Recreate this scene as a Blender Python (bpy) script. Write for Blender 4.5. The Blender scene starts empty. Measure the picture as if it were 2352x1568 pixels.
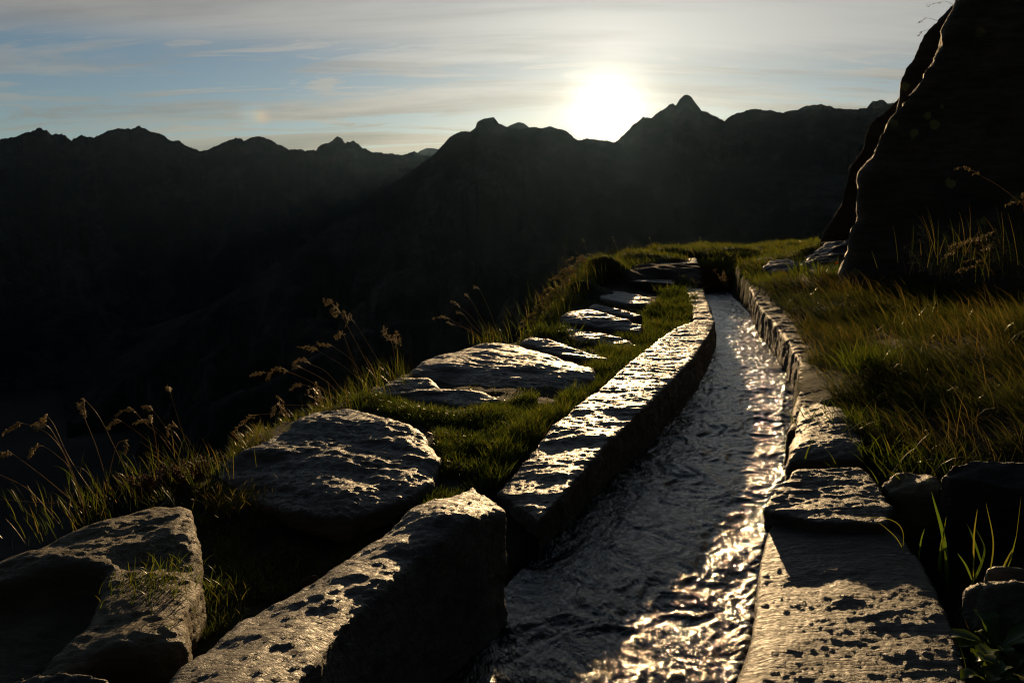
import bpy, bmesh, math, random
import numpy as np
from mathutils import Vector, Matrix

# ------------------------------------------------------------------ camera, sky, sun, exposure
H = 0.80                      # lens height above the water
PITCH = math.radians(8.83)
FPX, CX, CY = 1829.3, 1176.0, 784.0
scene = bpy.context.scene
cam = bpy.data.cameras.new("camera")
cam.lens = 28.0
cam.sensor_width = 36.0
cam.clip_start = 0.05
cam.clip_end = 60000
cob = bpy.data.objects.new("camera", cam)
scene.collection.objects.link(cob)
cob.location = (0, 0, H)
cob.rotation_euler = (math.pi / 2 - PITCH, 0, 0)
scene.camera = cob

def ray(px, py):
    u = (px - CX) / FPX
    v = -(py - CY) / FPX
    return np.array([u, math.cos(PITCH) + v * math.sin(PITCH), -math.sin(PITCH) + v * math.cos(PITCH)])

def at(px, py, z):
    d = ray(px, py)
    t = (z - H) / d[2]
    return np.array([d[0] * t, d[1] * t, z])

def aty(px, py, y):
    d = ray(px, py)
    t = y / d[1]
    return np.array([d[0] * t, y, H + d[2] * t])

def proj(p):
    x, y, z = p[..., 0], p[..., 1], p[..., 2] - H
    f = y * math.cos(PITCH) - z * math.sin(PITCH)
    up = y * math.sin(PITCH) + z * math.cos(PITCH)
    return CX + FPX * x / f, CY - FPX * up / f

SUN = ray(1395, 252)
SUN /= np.linalg.norm(SUN)
SUN_EL = math.asin(SUN[2])
SUN_AZ = math.atan2(SUN[0], SUN[1])      # clockwise from +Y

w = bpy.data.worlds.new("World")
scene.world = w
w.use_nodes = True
NT = w.node_tree
NT.nodes.clear()

def nd(nt, t, **kw):
    n = nt.nodes.new(t)
    for k, v in kw.items():
        setattr(n, k, v)
    return n

class G:
    """tiny node-graph helper"""
    def __init__(s, nt): s.nt = nt
    def l(s, a, b): s.nt.links.new(a, b)
    def inp(s, sock, v):
        if isinstance(v, bpy.types.NodeSocket): s.l(v, sock)
        else: sock.default_value = v
    def math(s, op, a, b=None, c=None, clamp=False):
        n = nd(s.nt, 'ShaderNodeMath', operation=op, use_clamp=clamp)
        s.inp(n.inputs[0], a)
        if b is not None: s.inp(n.inputs[1], b)
        if c is not None: s.inp(n.inputs[2], c)
        return n.outputs[0]
    def mix(s, f, a, b, mode='MIX'):
        n = nd(s.nt, 'ShaderNodeMix', data_type='RGBA', blend_type=mode)
        s.inp(n.inputs[0], f); s.inp(n.inputs[6], a); s.inp(n.inputs[7], b)
        return n.outputs[2]
    def ramp(s, v, lo, hi, a=0.0, b=1.0, smooth=True):
        n = nd(s.nt, 'ShaderNodeMapRange')
        if smooth: n.interpolation_type = 'SMOOTHSTEP'
        s.inp(n.inputs[0], v)
        n.inputs[1].default_value = lo; n.inputs[2].default_value = hi
        n.inputs[3].default_value = a; n.inputs[4].default_value = b
        return n.outputs[0]
    def noise(s, vec, scale, detail=4, rough=0.55, dist=0.0):
        n = nd(s.nt, 'ShaderNodeTexNoise')
        if vec is not None: s.l(vec, n.inputs['Vector'])
        n.inputs['Scale'].default_value = scale
        n.inputs['Detail'].default_value = detail
        n.inputs['Roughness'].default_value = rough
        n.inputs['Distortion'].default_value = dist
        return n.outputs[0]
    def mapping(s, vec, loc=(0, 0, 0), rot=(0, 0, 0), sc=(1, 1, 1)):
        n = nd(s.nt, 'ShaderNodeMapping')
        s.l(vec, n.inputs[0])
        n.inputs[1].default_value = loc; n.inputs[2].default_value = rot; n.inputs[3].default_value = sc
        return n.outputs[0]

g = G(NT)
sky = nd(NT, 'ShaderNodeTexSky', sky_type='NISHITA')
sky.sun_disc = False
sky.sun_elevation = SUN_EL
sky.sun_rotation = SUN_AZ
sky.altitude = 1800
sky.air_density = 1.0
sky.dust_density = 0.8
sky.ozone_density = 1.6
tc = nd(NT, 'ShaderNodeTexCoord')
dirv = tc.outputs['Generated']
sep = nd(NT, 'ShaderNodeSeparateXYZ'); g.l(dirv, sep.inputs[0])
elz = sep.outputs[2]
zc = g.math('MAXIMUM', elz, 0.0)
den = g.math('ADD', zc, 0.13)
px_ = g.math('DIVIDE', sep.outputs[0], den)
py_ = g.math('DIVIDE', sep.outputs[1], den)
comb = nd(NT, 'ShaderNodeCombineXYZ'); g.l(px_, comb.inputs[0]); g.l(py_, comb.inputs[1])
plane = comb.outputs[0]
# thin high cloud: streaks, and a sheet that covers the upper sky
st = g.noise(g.mapping(plane, (3.1, 1.7, 0), (0, 0, 0.06), (0.42, 1.5, 1)), 1.5, 7, 0.60, 0.6)
st2 = g.noise(g.mapping(plane, (7.3, 4.2, 0), (0, 0, -0.12), (0.6, 2.0, 1)), 2.3, 8, 0.62, 1.1)
broad = g.noise(g.mapping(plane, (2.0, 9.0, 0), (0, 0, 0.04), (0.35, 1.0, 1)), 0.9, 4, 0.5, 0.2)
streak = g.math('MULTIPLY', g.ramp(st, 0.45, 0.57), 0.9)
streak2 = g.math('MULTIPLY', g.ramp(st2, 0.49, 0.60), 0.8)
elw = g.math('ADD', elz, g.math('MULTIPLY', g.math('SUBTRACT', broad, 0.5), 0.10))
elw = g.math('ADD', elw, g.math('MULTIPLY', sep.outputs[0], 0.035))
sheet = g.ramp(elw, 0.150, 0.205)
sheet = g.math('MULTIPLY', sheet, 0.84)
streaks = g.math('MAXIMUM', streak, streak2)
left = g.ramp(sep.outputs[0], -0.60, -0.10, 0.5, 1.0)
streaks = g.math('MULTIPLY', streaks, left)
cloud = g.math('MAXIMUM', streaks, sheet)
# forward-scatter brightness of thin cloud and air round the sun
dot = nd(NT, 'ShaderNodeVectorMath', operation='DOT_PRODUCT')
nrm = nd(NT, 'ShaderNodeVectorMath', operation='NORMALIZE')
g.l(dirv, nrm.inputs[0]); g.l(nrm.outputs[0], dot.inputs[0]); dot.inputs[1].default_value = tuple(SUN)
ang = g.math('ARCCOSINE', g.math('MINIMUM', dot.outputs['Value'], 0.999999))
angd = g.math('MULTIPLY', ang, 57.2958)
def gauss(a, s, k):
    q = g.math('DIVIDE', a, s)
    return g.math('MULTIPLY', g.math('EXPONENT', g.math('MULTIPLY', g.math('MULTIPLY', q, q), -1.0)), k)
def expo(a, s, k):
    return g.math('MULTIPLY', g.math('EXPONENT', g.math('MULTIPLY', a, -1.0 / s)), k)
hg_wide = expo(angd, 15.0, 1.0)
glow = g.math('ADD', g.math('ADD', gauss(angd, 0.8, 12.0), expo(angd, 1.05, 3.6)), expo(angd, 5.0, 0.28))
lvl = g.math('MULTIPLY', g.math('ADD', 0.29, g.math('MULTIPLY', hg_wide, 0.50)), g.ramp(g.noise(g.mapping(plane, (5, 3, 0), (0, 0, .05), (.35, 1.6, 1)), 1.3, 6, .6, .4), .35, .62, .72, 1.12))
ccol = g.mix(g.ramp(elz, 0.03, 0.20), (1.0, 0.84, 0.56, 1), (1.0, 0.955, 0.875, 1))
ccol = g.mix(g.ramp(elz, 0.22, 0.38), ccol, (0.60, 0.77, 1.0, 1))
cl = nd(NT, 'ShaderNodeVectorMath', operation='SCALE'); g.l(ccol, cl.inputs[0]); g.l(lvl, cl.inputs[3])
# overhead the sheet is thin and dark
cdim = g.math('MULTIPLY', g.ramp(elz, 0.33, 0.72, 1.0, 0.10), g.ramp(angd, 35, 110, 1.0, 0.12))
cl2 = nd(NT, 'ShaderNodeVectorMath', operation='SCALE'); g.l(cl.outputs[0], cl2.inputs[0]); g.l(cdim, cl2.inputs[3])
SKY_K = 0.062
sk = nd(NT, 'ShaderNodeVectorMath', operation='SCALE'); g.l(sky.outputs[0], sk.inputs[0]); sk.inputs[3].default_value = SKY_K
skd = nd(NT, 'ShaderNodeVectorMath', operation='SCALE'); g.l(sk.outputs[0], skd.inputs[0]); g.l(g.ramp(angd, 50, 120, 1.0, 0.3), skd.inputs[3])
base = g.mix(cloud, skd.outputs[0], cl2.outputs[0])
gl = nd(NT, 'ShaderNodeVectorMath', operation='SCALE'); gl.inputs[0].default_value = (1.0, 0.87, 0.62); g.l(glow, gl.inputs[3])
addn = nd(NT, 'ShaderNodeVectorMath', operation='ADD'); g.l(base, addn.inputs[0]); g.l(gl.outputs[0], addn.inputs[1])
last = addn.outputs[0]      # the faint coloured sun dog in the cirrus, left of the sun
for (sx, sy, sr, sc_) in ((604, 268, 0.42, (0.12, 0.04, 0.0)), (592, 268, 0.40, (0.06, 0.06, 0.01)), (572, 268, 0.6, (0.03, 0.06, 0.08))):
    dv = ray(sx, sy); dv /= np.linalg.norm(dv)
    dn = nd(NT, 'ShaderNodeVectorMath', operation='DOT_PRODUCT'); g.l(nrm.outputs[0], dn.inputs[0]); dn.inputs[1].default_value = tuple(dv)
    an = g.math('MULTIPLY', g.math('ARCCOSINE', g.math('MINIMUM', dn.outputs['Value'], 0.999999)), 57.2958)
    sn = nd(NT, 'ShaderNodeVectorMath', operation='SCALE'); sn.inputs[0].default_value = sc_; g.l(gauss(an, sr, 1.0), sn.inputs[3])
    ad = nd(NT, 'ShaderNodeVectorMath', operation='ADD'); g.l(last, ad.inputs[0]); g.l(sn.outputs[0], ad.inputs[1]); last = ad.outputs[0]
bg = nd(NT, 'ShaderNodeBackground'); g.l(last, bg.inputs[0]); bg.inputs[1].default_value = 1.0
wo = nd(NT, 'ShaderNodeOutputWorld'); g.l(bg.outputs[0], wo.inputs[0])
w.cycles.sampling_method = 'MANUAL'
w.cycles.sample_map_resolution = 1024

sun = bpy.data.lights.new("sun", 'SUN')
sun.energy = 5.0
sun.angle = math.radians(0.5)
sun.color = (1.0, 0.67, 0.33)
sob = bpy.data.objects.new("sun", sun)
scene.collection.objects.link(sob)
sob.rotation_euler = Vector((float(SUN[0]), float(SUN[1]), float(SUN[2]))).to_track_quat('Z', 'Y').to_euler()
sob.location = (3, 20, 6)

vs = scene.view_settings
vs.view_transform = 'Standard'; vs.look = 'None'; vs.exposure = 0.0; vs.gamma = 1.0
vs.use_curve_mapping = False
scene.cycles.use_denoising = True
scene.cycles.pixel_filter_type = 'BLACKMAN_HARRIS'
scene.cycles.filter_width = 1.15
scene.cycles.max_bounces = 5
scene.cycles.diffuse_bounces = 3
scene.cycles.glossy_bounces = 3
scene.cycles.transmission_bounces = 3
scene.cycles.volume_bounces = 0
scene.cycles.caustics_reflective = False
scene.cycles.caustics_refractive = False
scene.cycles.sample_clamp_indirect = 3.0
scene.cycles.sample_clamp_direct = 0.0

# ------------------------------------------------------------------ helpers
rng = np.random.default_rng(7)
random.seed(7)
_perm = np.random.default_rng(11).permutation(256)
_perm = np.concatenate([_perm, _perm, _perm])
_grad = np.random.default_rng(12).normal(size=(256, 3))
_grad /= np.linalg.norm(_grad, axis=1)[:, None]

def perlin(p):
    p = np.asarray(p, dtype=np.float64)
    i = np.floor(p).astype(np.int64)
    f = p - i
    i &= 255
    u = f * f * f * (f * (f * 6 - 15) + 10)
    r = 0
    for dx in (0, 1):
        wx = u[:, 0] if dx else 1 - u[:, 0]
        a = _perm[(i[:, 0] + dx) & 255]
        for dy in (0, 1):
            wy = u[:, 1] if dy else 1 - u[:, 1]
            b = _perm[a + ((i[:, 1] + dy) & 255)]
            for dz in (0, 1):
                wz = u[:, 2] if dz else 1 - u[:, 2]
                gi = _grad[_perm[b + ((i[:, 2] + dz) & 255)]]
                d = gi[:, 0] * (f[:, 0] - dx) + gi[:, 1] * (f[:, 1] - dy) + gi[:, 2] * (f[:, 2] - dz)
                r = r + wx * wy * wz * d
    return r * 1.6

def fbm(p, oct=4, gain=0.5, lac=2.03, ridged=False):
    a, s, amp = 0, 1.0, 1.0
    for k in range(oct):
        n = perlin(p * s + 17.3 * k)
        if ridged: n = 1 - 2 * np.abs(n)
        a = a + amp * n
        amp *= gain; s *= lac
    return a

def link(o, parent=None):
    scene.collection.objects.link(o)
    if parent is not None: o.parent = parent
    return o

def tag(o, label=None, cat=None, group=None, kind=None):
    if label: o['label'] = label
    if cat: o['category'] = cat
    if group: o['group'] = group
    if kind: o['kind'] = kind
    return o

def mesh_np(name, co, faces_flat, loop_start, loop_total, mat, smooth=True, parent=None, centre=False, attr=None):
    me = bpy.data.meshes.new(name)
    co = np.asarray(co, dtype=np.float32)
    loc = None
    if centre:
        loc = co.mean(0); loc[2] = co[:, 2].min(); co = co - loc
    me.vertices.add(len(co)); me.vertices.foreach_set('co', co.ravel())
    me.loops.add(len(faces_flat)); me.loops.foreach_set('vertex_index', np.asarray(faces_flat, dtype=np.int32))
    me.polygons.add(len(loop_start))
    me.polygons.foreach_set('loop_start', np.asarray(loop_start, dtype=np.int32))
    me.polygons.foreach_set('loop_total', np.asarray(loop_total, dtype=np.int32))
    me.polygons.foreach_set('use_smooth', np.full(len(loop_start), smooth))
    me.update(calc_edges=True); me.validate()
    if attr is not None:
        a = me.attributes.new('tint', 'FLOAT', 'POINT'); a.data.foreach_set('value', np.asarray(attr, dtype=np.float32))
    me.materials.append(mat)
    o = bpy.data.objects.new(name, me)
    if loc is not None: o.location = [float(v) for v in loc]
    link(o, parent)
    return o

def grid_mesh(name, P, mat, mask=None, **kw):
    """P: (rows, cols, 3)"""
    r, c = P.shape[:2]
    idx = np.arange(r * c).reshape(r, c)
    q = np.stack([idx[:-1, :-1], idx[:-1, 1:], idx[1:, 1:], idx[1:, :-1]], -1).reshape(-1, 4)
    if mask is not None: q = q[mask.reshape(-1)]
    n = len(q)
    return mesh_np(name, P.reshape(-1, 3), q.ravel(), np.arange(n) * 4, np.full(n, 4), mat, **kw)

def inpoly(x, y, poly):
    poly = np.asarray(poly, dtype=float)
    ins = np.zeros(np.shape(x), bool)
    n = len(poly)
    for i in range(n):
        x0, y0 = poly[i]; x1, y1 = poly[(i + 1) % n]
        if y0 == y1: continue
        c = ((y0 > y) != (y1 > y)) & (x < (x1 - x0) * (y - y0) / (y1 - y0) + x0)
        ins ^= c
    return ins

def distline(x, y, line):
    """unsigned distance to an open polyline"""
    d = np.full(np.shape(x), 1e9)
    line = np.asarray(line, dtype=float)
    for i in range(len(line) - 1):
        ax, ay = line[i][:2]; bx, by = line[i + 1][:2]
        vx, vy = bx - ax, by - ay
        t = np.clip(((x - ax) * vx + (y - ay) * vy) / (vx * vx + vy * vy + 1e-12), 0, 1)
        d = np.minimum(d, np.hypot(x - ax - t * vx, y - ay - t * vy))
    return d

def sstep(x, a, b):
    t = np.clip((x - a) / (b - a), 0, 1)
    return t * t * (3 - 2 * t)

# ------------------------------------------------------------------ materials
def newmat(name):
    m = bpy.data.materials.new(name); m.use_nodes = True
    nt = m.node_tree
    nt.nodes.clear()
    out = nd(nt, 'ShaderNodeOutputMaterial')
    return m, nt, G(nt), out

def stone_mat(name, c1, c2, rough=(0.38, 0.62), bump=1.0, lichen=None, strike=0.12, fine=1.0, scale=1.0, spec=0.5, glit=0.35):
    m, nt, g, out = newmat(name)
    t = nd(nt, 'ShaderNodeTexCoord'); v = t.outputs['Object']
    lay = g.mapping(v, (0, 0, 0), (0.15, 0.1, strike), (0.32 * scale, 1.6 * scale, 1.9 * scale))
    n1 = g.noise(lay, 9, 8, 0.68, 0.35)
    n2 = g.noise(lay, 42, 6, 0.7, 0.2)
    n3 = g.noise(g.mapping(v, sc=(0.55 * scale, 1.0 * scale, scale)), 190 * fine, 4, 0.7)
    big = g.noise(v, 3.1 * scale, 5, 0.6)
    col = g.mix(g.ramp(n1, 0.32, 0.68), (*c1, 1), (*c2, 1))
    dark = g.mix(g.ramp(n2, 0.36, 0.62), tuple(0.45 * a for a in c1) + (1,), col)
    col = g.mix(0.55, col, dark)
    col = g.mix(g.ramp(big, 0.35, 0.7, 0, 0.5), col, (c2[0] * 0.7, c2[1] * 0.66, c2[2] * 0.55, 1))
    if lichen:
        ls = nd(nt, 'ShaderNodeTexVoronoi'); g.l(g.mapping(v, sc=(1, 1, 1)), ls.inputs['Vector']); ls.inputs['Scale'].default_value = lichen[1]
        lw = g.math('ADD', ls.outputs[0], g.math('MULTIPLY', g.noise(v, lichen[1] * 4, 5), 0.35))
        lm = g.math('MULTIPLY', g.ramp(lw, 0.40, 0.33), g.ramp(g.noise(v, lichen[1] * 0.25, 2), 0.47, 0.56))
        col = g.mix(lm, col, (*lichen[0], 1))
    b = nd(nt, 'ShaderNodeBsdfPrincipled')
    g.l(col, b.inputs['Base Color'])
    rn = g.ramp(n3, 0.3, 0.7, rough[0], rough[1]); g.l(rn, b.inputs['Roughness'])
    b.inputs['Specular IOR Level'].default_value = spec
    h = g.math('ADD', g.math('MULTIPLY', n1, 0.028), g.math('MULTIPLY', n2, 0.010))
    h = g.math('ADD', h, g.math('MULTIPLY', n3, 0.0048 / fine))
    n4 = g.noise(g.mapping(v, sc=(0.6 * scale, 1.0 * scale, scale)), 85 * fine, 3, 0.6)
    h = g.math('ADD', h, g.math('MULTIPLY', n4, 0.0055 / fine))
    bp = nd(nt, 'ShaderNodeBump'); bp.inputs['Strength'].default_value = min(1.0, bump)
    bp.inputs['Distance'].default_value = 1.0 * bump
    g.l(h, bp.inputs['Height']); g.l(bp.outputs[0], b.inputs['Normal'])
    if glit > 0:      # mica flakes: tiny facets with a normal of their own
        vo = nd(nt, 'ShaderNodeTexVoronoi'); g.l(g.mapping(v, sc=(0.6, 1, 1)), vo.inputs['Vector']); vo.inputs['Scale'].default_value = 330 * fine
        a = nd(nt, 'ShaderNodeVectorMath', operation='SUBTRACT'); g.l(vo.outputs['Color'], a.inputs[0]); a.inputs[1].default_value = (.5, .5, .5)
        a2 = nd(nt, 'ShaderNodeVectorMath', operation='SCALE'); g.l(a.outputs[0], a2.inputs[0]); a2.inputs[3].default_value = 0.9
        a3 = nd(nt, 'ShaderNodeVectorMath', operation='ADD'); g.l(a2.outputs[0], a3.inputs[0]); g.l(bp.outputs[0], a3.inputs[1])
        a4 = nd(nt, 'ShaderNodeVectorMath', operation='NORMALIZE'); g.l(a3.outputs[0], a4.inputs[0])
        g.l(a4.outputs[0], b.inputs['Coat Normal']); b.inputs['Coat Weight'].default_value = glit; b.inputs['Coat Roughness'].default_value = 0.26
    g.l(b.outputs[0], out.inputs[0])
    return m

M_SCHIST = stone_mat('schist', (0.085, 0.070, 0.053), (0.19, 0.158, 0.120), rough=(0.47, 0.70), glit=0.12)
M_GREY = stone_mat('grey_gneiss', (0.080, 0.073, 0.064), (0.20, 0.180, 0.152), rough=(0.47, 0.70), strike=0.35, glit=0.14)
M_TAN = stone_mat('tan_gneiss', (0.14, 0.113, 0.070), (0.26, 0.212, 0.132), rough=(0.55, 0.75), strike=0.5, fine=1.3, spec=0.45, glit=0.08)
M_COPE = stone_mat('coping_schist', (0.078, 0.064, 0.048), (0.172, 0.143, 0.108), rough=(0.42, 0.64), strike=-0.25, glit=0.14)
M_PALE = stone_mat('pale_quartz', (0.30, 0.28, 0.25), (0.48, 0.45, 0.41), rough=(0.5, 0.7), glit=0.2)
M_DARK = stone_mat('dark_gneiss', (0.034, 0.027, 0.022), (0.082, 0.066, 0.052), rough=(0.5, 0.72), glit=0.1)
M_WALL = stone_mat('weathered_wall_stone', (0.050, 0.040, 0.029), (0.12, 0.098, 0.072), rough=(0.58, 0.8), strike=-0.3, glit=0.05, spec=0.35)
M_CLIFF = stone_mat('cliff_gneiss', (0.085, 0.075, 0.065), (0.20, 0.165, 0.135), rough=(0.6, 0.85), lichen=((0.36, 0.34, 0.13), 5.0),
                    scale=0.35, fine=0.35, bump=1.0, spec=0.25, glit=0.0)

def grass_mat(name, ca, cb, cc, trans=0.55, rough=0.42, tmul=(1.4, 1.3, 0.65)):
    m, nt, g, out = newmat(name)
    a = nd(nt, 'ShaderNodeAttribute', attribute_name='tint')
    r = nd(nt, 'ShaderNodeValToRGB')
    e = r.color_ramp.elements
    e[0].position = 0.0; e[0].color = (*ca, 1)
    e[1].position = 1.0; e[1].color = (*cc, 1)
    x = e.new(0.55); x.color = (*cb, 1)
    g.l(a.outputs['Fac'], r.inputs[0])
    b = nd(nt, 'ShaderNodeBsdfPrincipled'); g.l(r.outputs[0], b.inputs['Base Color'])
    b.inputs['Roughness'].default_value = rough
    tr = nd(nt, 'ShaderNodeBsdfTranslucent')
    tcol = g.mix(1.0, r.outputs[0], (*tmul, 1), 'MULTIPLY'); g.l(tcol, tr.inputs[0])
    mx = nd(nt, 'ShaderNodeMixShader'); mx.inputs[0].default_value = trans
    g.l(b.outputs[0], mx.inputs[1]); g.l(tr.outputs[0], mx.inputs[2]); g.l(mx.outputs[0], out.inputs[0])
    return m

M_TURF = grass_mat('turf_blades', (0.044, 0.076, 0.012), (0.085, 0.112, 0.020), (0.20, 0.15, 0.055), 0.58, 0.33)
M_MEADOW = grass_mat('meadow_blades', (0.024, 0.040, 0.009), (0.056, 0.066, 0.016), (0.16, 0.12, 0.050), 0.54, 0.28)
M_STRAW = grass_mat('straw_stalks', (0.28, 0.20, 0.10), (0.40, 0.29, 0.15), (0.50, 0.38, 0.22), 0.4, 0.3, (1.1, 1.1, .95))
M_SEED = grass_mat('seed_heads', (0.36, 0.29, 0.18), (0.50, 0.41, 0.27), (0.64, 0.54, 0.38), 0.55, 0.5, (1.1, 1.15, 1.0))
M_LEAF = grass_mat('broad_leaves', (0.06, 0.12, 0.018), (0.11, 0.165, 0.028), (0.22, 0.20, 0.05), 0.5, 0.35)
M_HEATH = grass_mat('heath_leaves', (0.06, 0.06, 0.02), (0.15, 0.09, 0.035), (0.34, 0.17, 0.07), 0.4, 0.5)
M_YELLOW = grass_mat('yellow_petals', (0.7, 0.42, 0.02), (0.75, 0.45, 0.02), (0.8, 0.5, 0.03), 0.5, 0.6)

def soil_mat():
    m, nt, g, out = newmat('soil_and_moss')
    geo = nd(nt, 'ShaderNodeNewGeometry'); v = geo.outputs['Position']
    n = g.noise(v, 6, 7, 0.65); f = g.noise(v, 60, 5, 0.7); mo = g.noise(v, 2.3, 4, 0.6)
    col = g.mix(g.ramp(n, 0.35, 0.65), (0.014, 0.010, 0.006, 1), (0.038, 0.028, 0.017, 1))
    col = g.mix(g.ramp(mo, 0.44, 0.58, 0, 0.8), col, (0.026, 0.036, 0.010, 1))
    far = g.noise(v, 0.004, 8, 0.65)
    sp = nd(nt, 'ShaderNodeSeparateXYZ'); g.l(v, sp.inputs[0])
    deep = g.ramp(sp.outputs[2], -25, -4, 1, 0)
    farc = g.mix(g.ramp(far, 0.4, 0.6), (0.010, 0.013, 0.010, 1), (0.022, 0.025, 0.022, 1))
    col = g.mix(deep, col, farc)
    b = nd(nt, 'ShaderNodeBsdfPrincipled'); g.l(col, b.inputs['Base Color']); b.inputs['Roughness'].default_value = 0.9
    b.inputs['Specular IOR Level'].default_value = 0.2
    bp = nd(nt, 'ShaderNodeBump'); bp.inputs['Distance'].default_value = 0.06; bp.inputs['Strength'].default_value = 1.0
    g.l(g.math('ADD', n, g.math('MULTIPLY', f, 0.3)), bp.inputs['Height']); g.l(bp.outputs[0], b.inputs['Normal'])
    g.l(b.outputs[0], out.inputs[0])
    return m
M_SOIL = soil_mat()

def mountain_mat():
    m, nt, g, out = newmat('mountain_rock')
    geo = nd(nt, 'ShaderNodeNewGeometry'); v = geo.outputs['Position']
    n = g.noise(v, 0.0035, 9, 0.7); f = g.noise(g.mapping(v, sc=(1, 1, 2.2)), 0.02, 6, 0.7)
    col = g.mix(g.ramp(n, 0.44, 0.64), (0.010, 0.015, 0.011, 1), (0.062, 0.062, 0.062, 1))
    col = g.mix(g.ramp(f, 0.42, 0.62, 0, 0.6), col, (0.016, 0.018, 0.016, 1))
    b = nd(nt, 'ShaderNodeBsdfPrincipled'); g.l(col, b.inputs['Base Color']); b.inputs['Roughness'].default_value = 0.95
    b.inputs['Specular IOR Level'].default_value = 0.05
    bp = nd(nt, 'ShaderNodeBump'); bp.inputs['Distance'].default_value = 40; bp.inputs['Strength'].default_value = 0.7
    g.l(g.math('ADD', n, g.math('MULTIPLY', f, 0.25)), bp.inputs['Height']); g.l(bp.outputs[0], b.inputs['Normal'])
    g.l(b.outputs[0], out.inputs[0])
    return m
M_MTN = mountain_mat()

def water_mat():
    m, nt, g, out = newmat('running_water')
    geo = nd(nt, 'ShaderNodeNewGeometry'); v = geo.outputs['Position']
    fl = g.mapping(v, rot=(0, 0, 0.36), sc=(1.7, 0.75, 1))
    n1 = g.noise(fl, 46, 4, 0.6, 1.2)
    n2 = g.noise(fl, 120, 3, 0.6, 0.9)
    h = g.math('ADD', g.math('MULTIPLY', n1, 0.0046), g.math('MULTIPLY', n2, 0.0007))
    b = nd(nt, 'ShaderNodeBsdfPrincipled')
    bed = g.noise(v, 7, 5, 0.6, 0.6)
    g.l(g.mix(g.ramp(bed, 0.4, 0.65), (0.003, 0.004, 0.006, 1), (0.014, 0.010, 0.007, 1)), b.inputs['Base Color'])
    b.inputs['Roughness'].default_value = 0.085
    b.inputs['IOR'].default_value = 1.333
    bp = nd(nt, 'ShaderNodeBump'); bp.inputs['Distance'].default_value = 1.0; bp.inputs['Strength'].default_value = 1.0
    g.l(h, bp.inputs['Height']); g.l(bp.outputs[0], b.inputs['Normal'])
    g.l(b.outputs[0], out.inputs[0])
    return m
M_WATER = water_mat()

# ------------------------------------------------------------------ channel plan
LEFT = [(700, 2100), (1000, 1640), (1126, 1459), (1204, 1354), (1310, 1237), (1399, 1139), (1466, 1065), (1555, 964), (1592, 900), (1632, 835), (1650, 795),
        (1643, 750), (1628, 705), (1613, 662)]
RIGHT = [(1590, 2100), (1672, 1640), (1708, 1500), (1735, 1350), (1748, 1250), (1782, 1160), (1806, 1090), (1806, 1020), (1794, 960), (1803, 900), (1810, 850),
         (1798, 805), (1768, 765), (1735, 735), (1700, 700), (1660, 662)]
LW = np.array([at(x, y, 0)[:2] for x, y in LEFT])
RW = np.array([at(x, y, 0)[:2] for x, y in RIGHT])

def resample(P, yv):
    return np.interp(yv, P[:, 1], P[:, 0])

CH_POLY = np.concatenate([LW, RW[::-1]])

# ------------------------------------------------------------------ ground height
# path edge above the valley (left), then round the far end of the terrace
EDGE = [at(-700, 1500, 0.10), at(-100, 1300, 0.10), at(120, 1225, 0.12), at(330, 1150, 0.11), at(455, 1085, 0.12), at(600, 985, 0.12), at(810, 915, 0.12), at(940, 850, 0.12),
        at(1060, 800, 0.12), at(1190, 778, 0.13), at(1235, 745, 0.15), at(1265, 700, 0.18), at(1300, 668, 0.24), aty(1345, 615, 7.1), aty(1400, 590, 8.3),
        aty(1480, 578, 9.8), aty(1600, 572, 11.5), aty(1700, 572, 12.0), aty(1850, 570, 12.5), aty(1950, 560, 13.5), aty(2300, 540, 16)]
EDGE2 = np.array([p[:2] for p in EDGE])
CTRL = [at(-200, 1500, .02), at(60, 1568, .0), at(300, 1560, .04), at(560, 1450, .045), at(700, 1330, .025), at(560, 1250, .05), at(850, 1270, .02), at(420, 1120, .11), at(1000, 1180, .07),
        at(1060, 1080, .085), at(1120, 1020, .10), at(1200, 960, .10), at(1290, 890, .11), at(1400, 815, .10), at(1500, 740, .10), at(1540, 680, .12),
        at(820, 935, .12), at(1080, 890, .11), at(1280, 770, .12), at(1350, 700, .16), at(1400, 668, .19), at(1520, 660, .17),
        aty(1500, 612, 7.6), aty(1580, 596, 8.6), aty(1450, 584, 9.0), aty(1550, 575, 10.2), aty(1640, 580, 10.2), aty(1640, 605, 9.3), aty(1700, 610, 8.8),
        aty(1760, 585, 9.6), aty(1840, 573, 10.8), aty(1900, 560, 9.0), aty(1730, 630, 7.9), aty(1800, 640, 7.0), aty(1900, 640, 6.3), aty(1850, 690, 5.6),
        aty(1960, 690, 5.0), at(1900, 760, .17), at(1930, 830, .16), at(2000, 780, .22), at(1960, 950, .13), at(2050, 900, .19), at(2200, 760, .33),
        at(2200, 850, .27), at(2330, 760, .38), at(2330, 900, .28), at(2100, 1020, .14), at(2300, 1030, .20), at(2600, 900, .36), at(2060, 1130, .06), at(2140, 1250, -.02), at(2180, 1400, .0),
        at(2300, 1500, .03), at(2260, 1330, .02), at(2500, 1500, .08), at(2600, 1200, .16), aty(2150, 680, 5.4), aty(2350, 690, 5.6), aty(2700, 690, 5.8),
        at(1900, 1568, -.05), at(1900, 1800, -.05), at(900, 1800, -.05), at(300, 1900, -.05), at(-500, 1900, 0), aty(2300, 540, 14), aty(2100, 550, 12),
        at(2900, 1500, .25), at(1400, 1900, -.1)]
CTRL = np.array(CTRL)
def _k(r): return r
_A = _k(np.hypot(CTRL[:, None, 0] - CTRL[None, :, 0], CTRL[:, None, 1] - CTRL[None, :, 1])) + np.eye(len(CTRL)) * -0.002
_n = len(CTRL)
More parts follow.
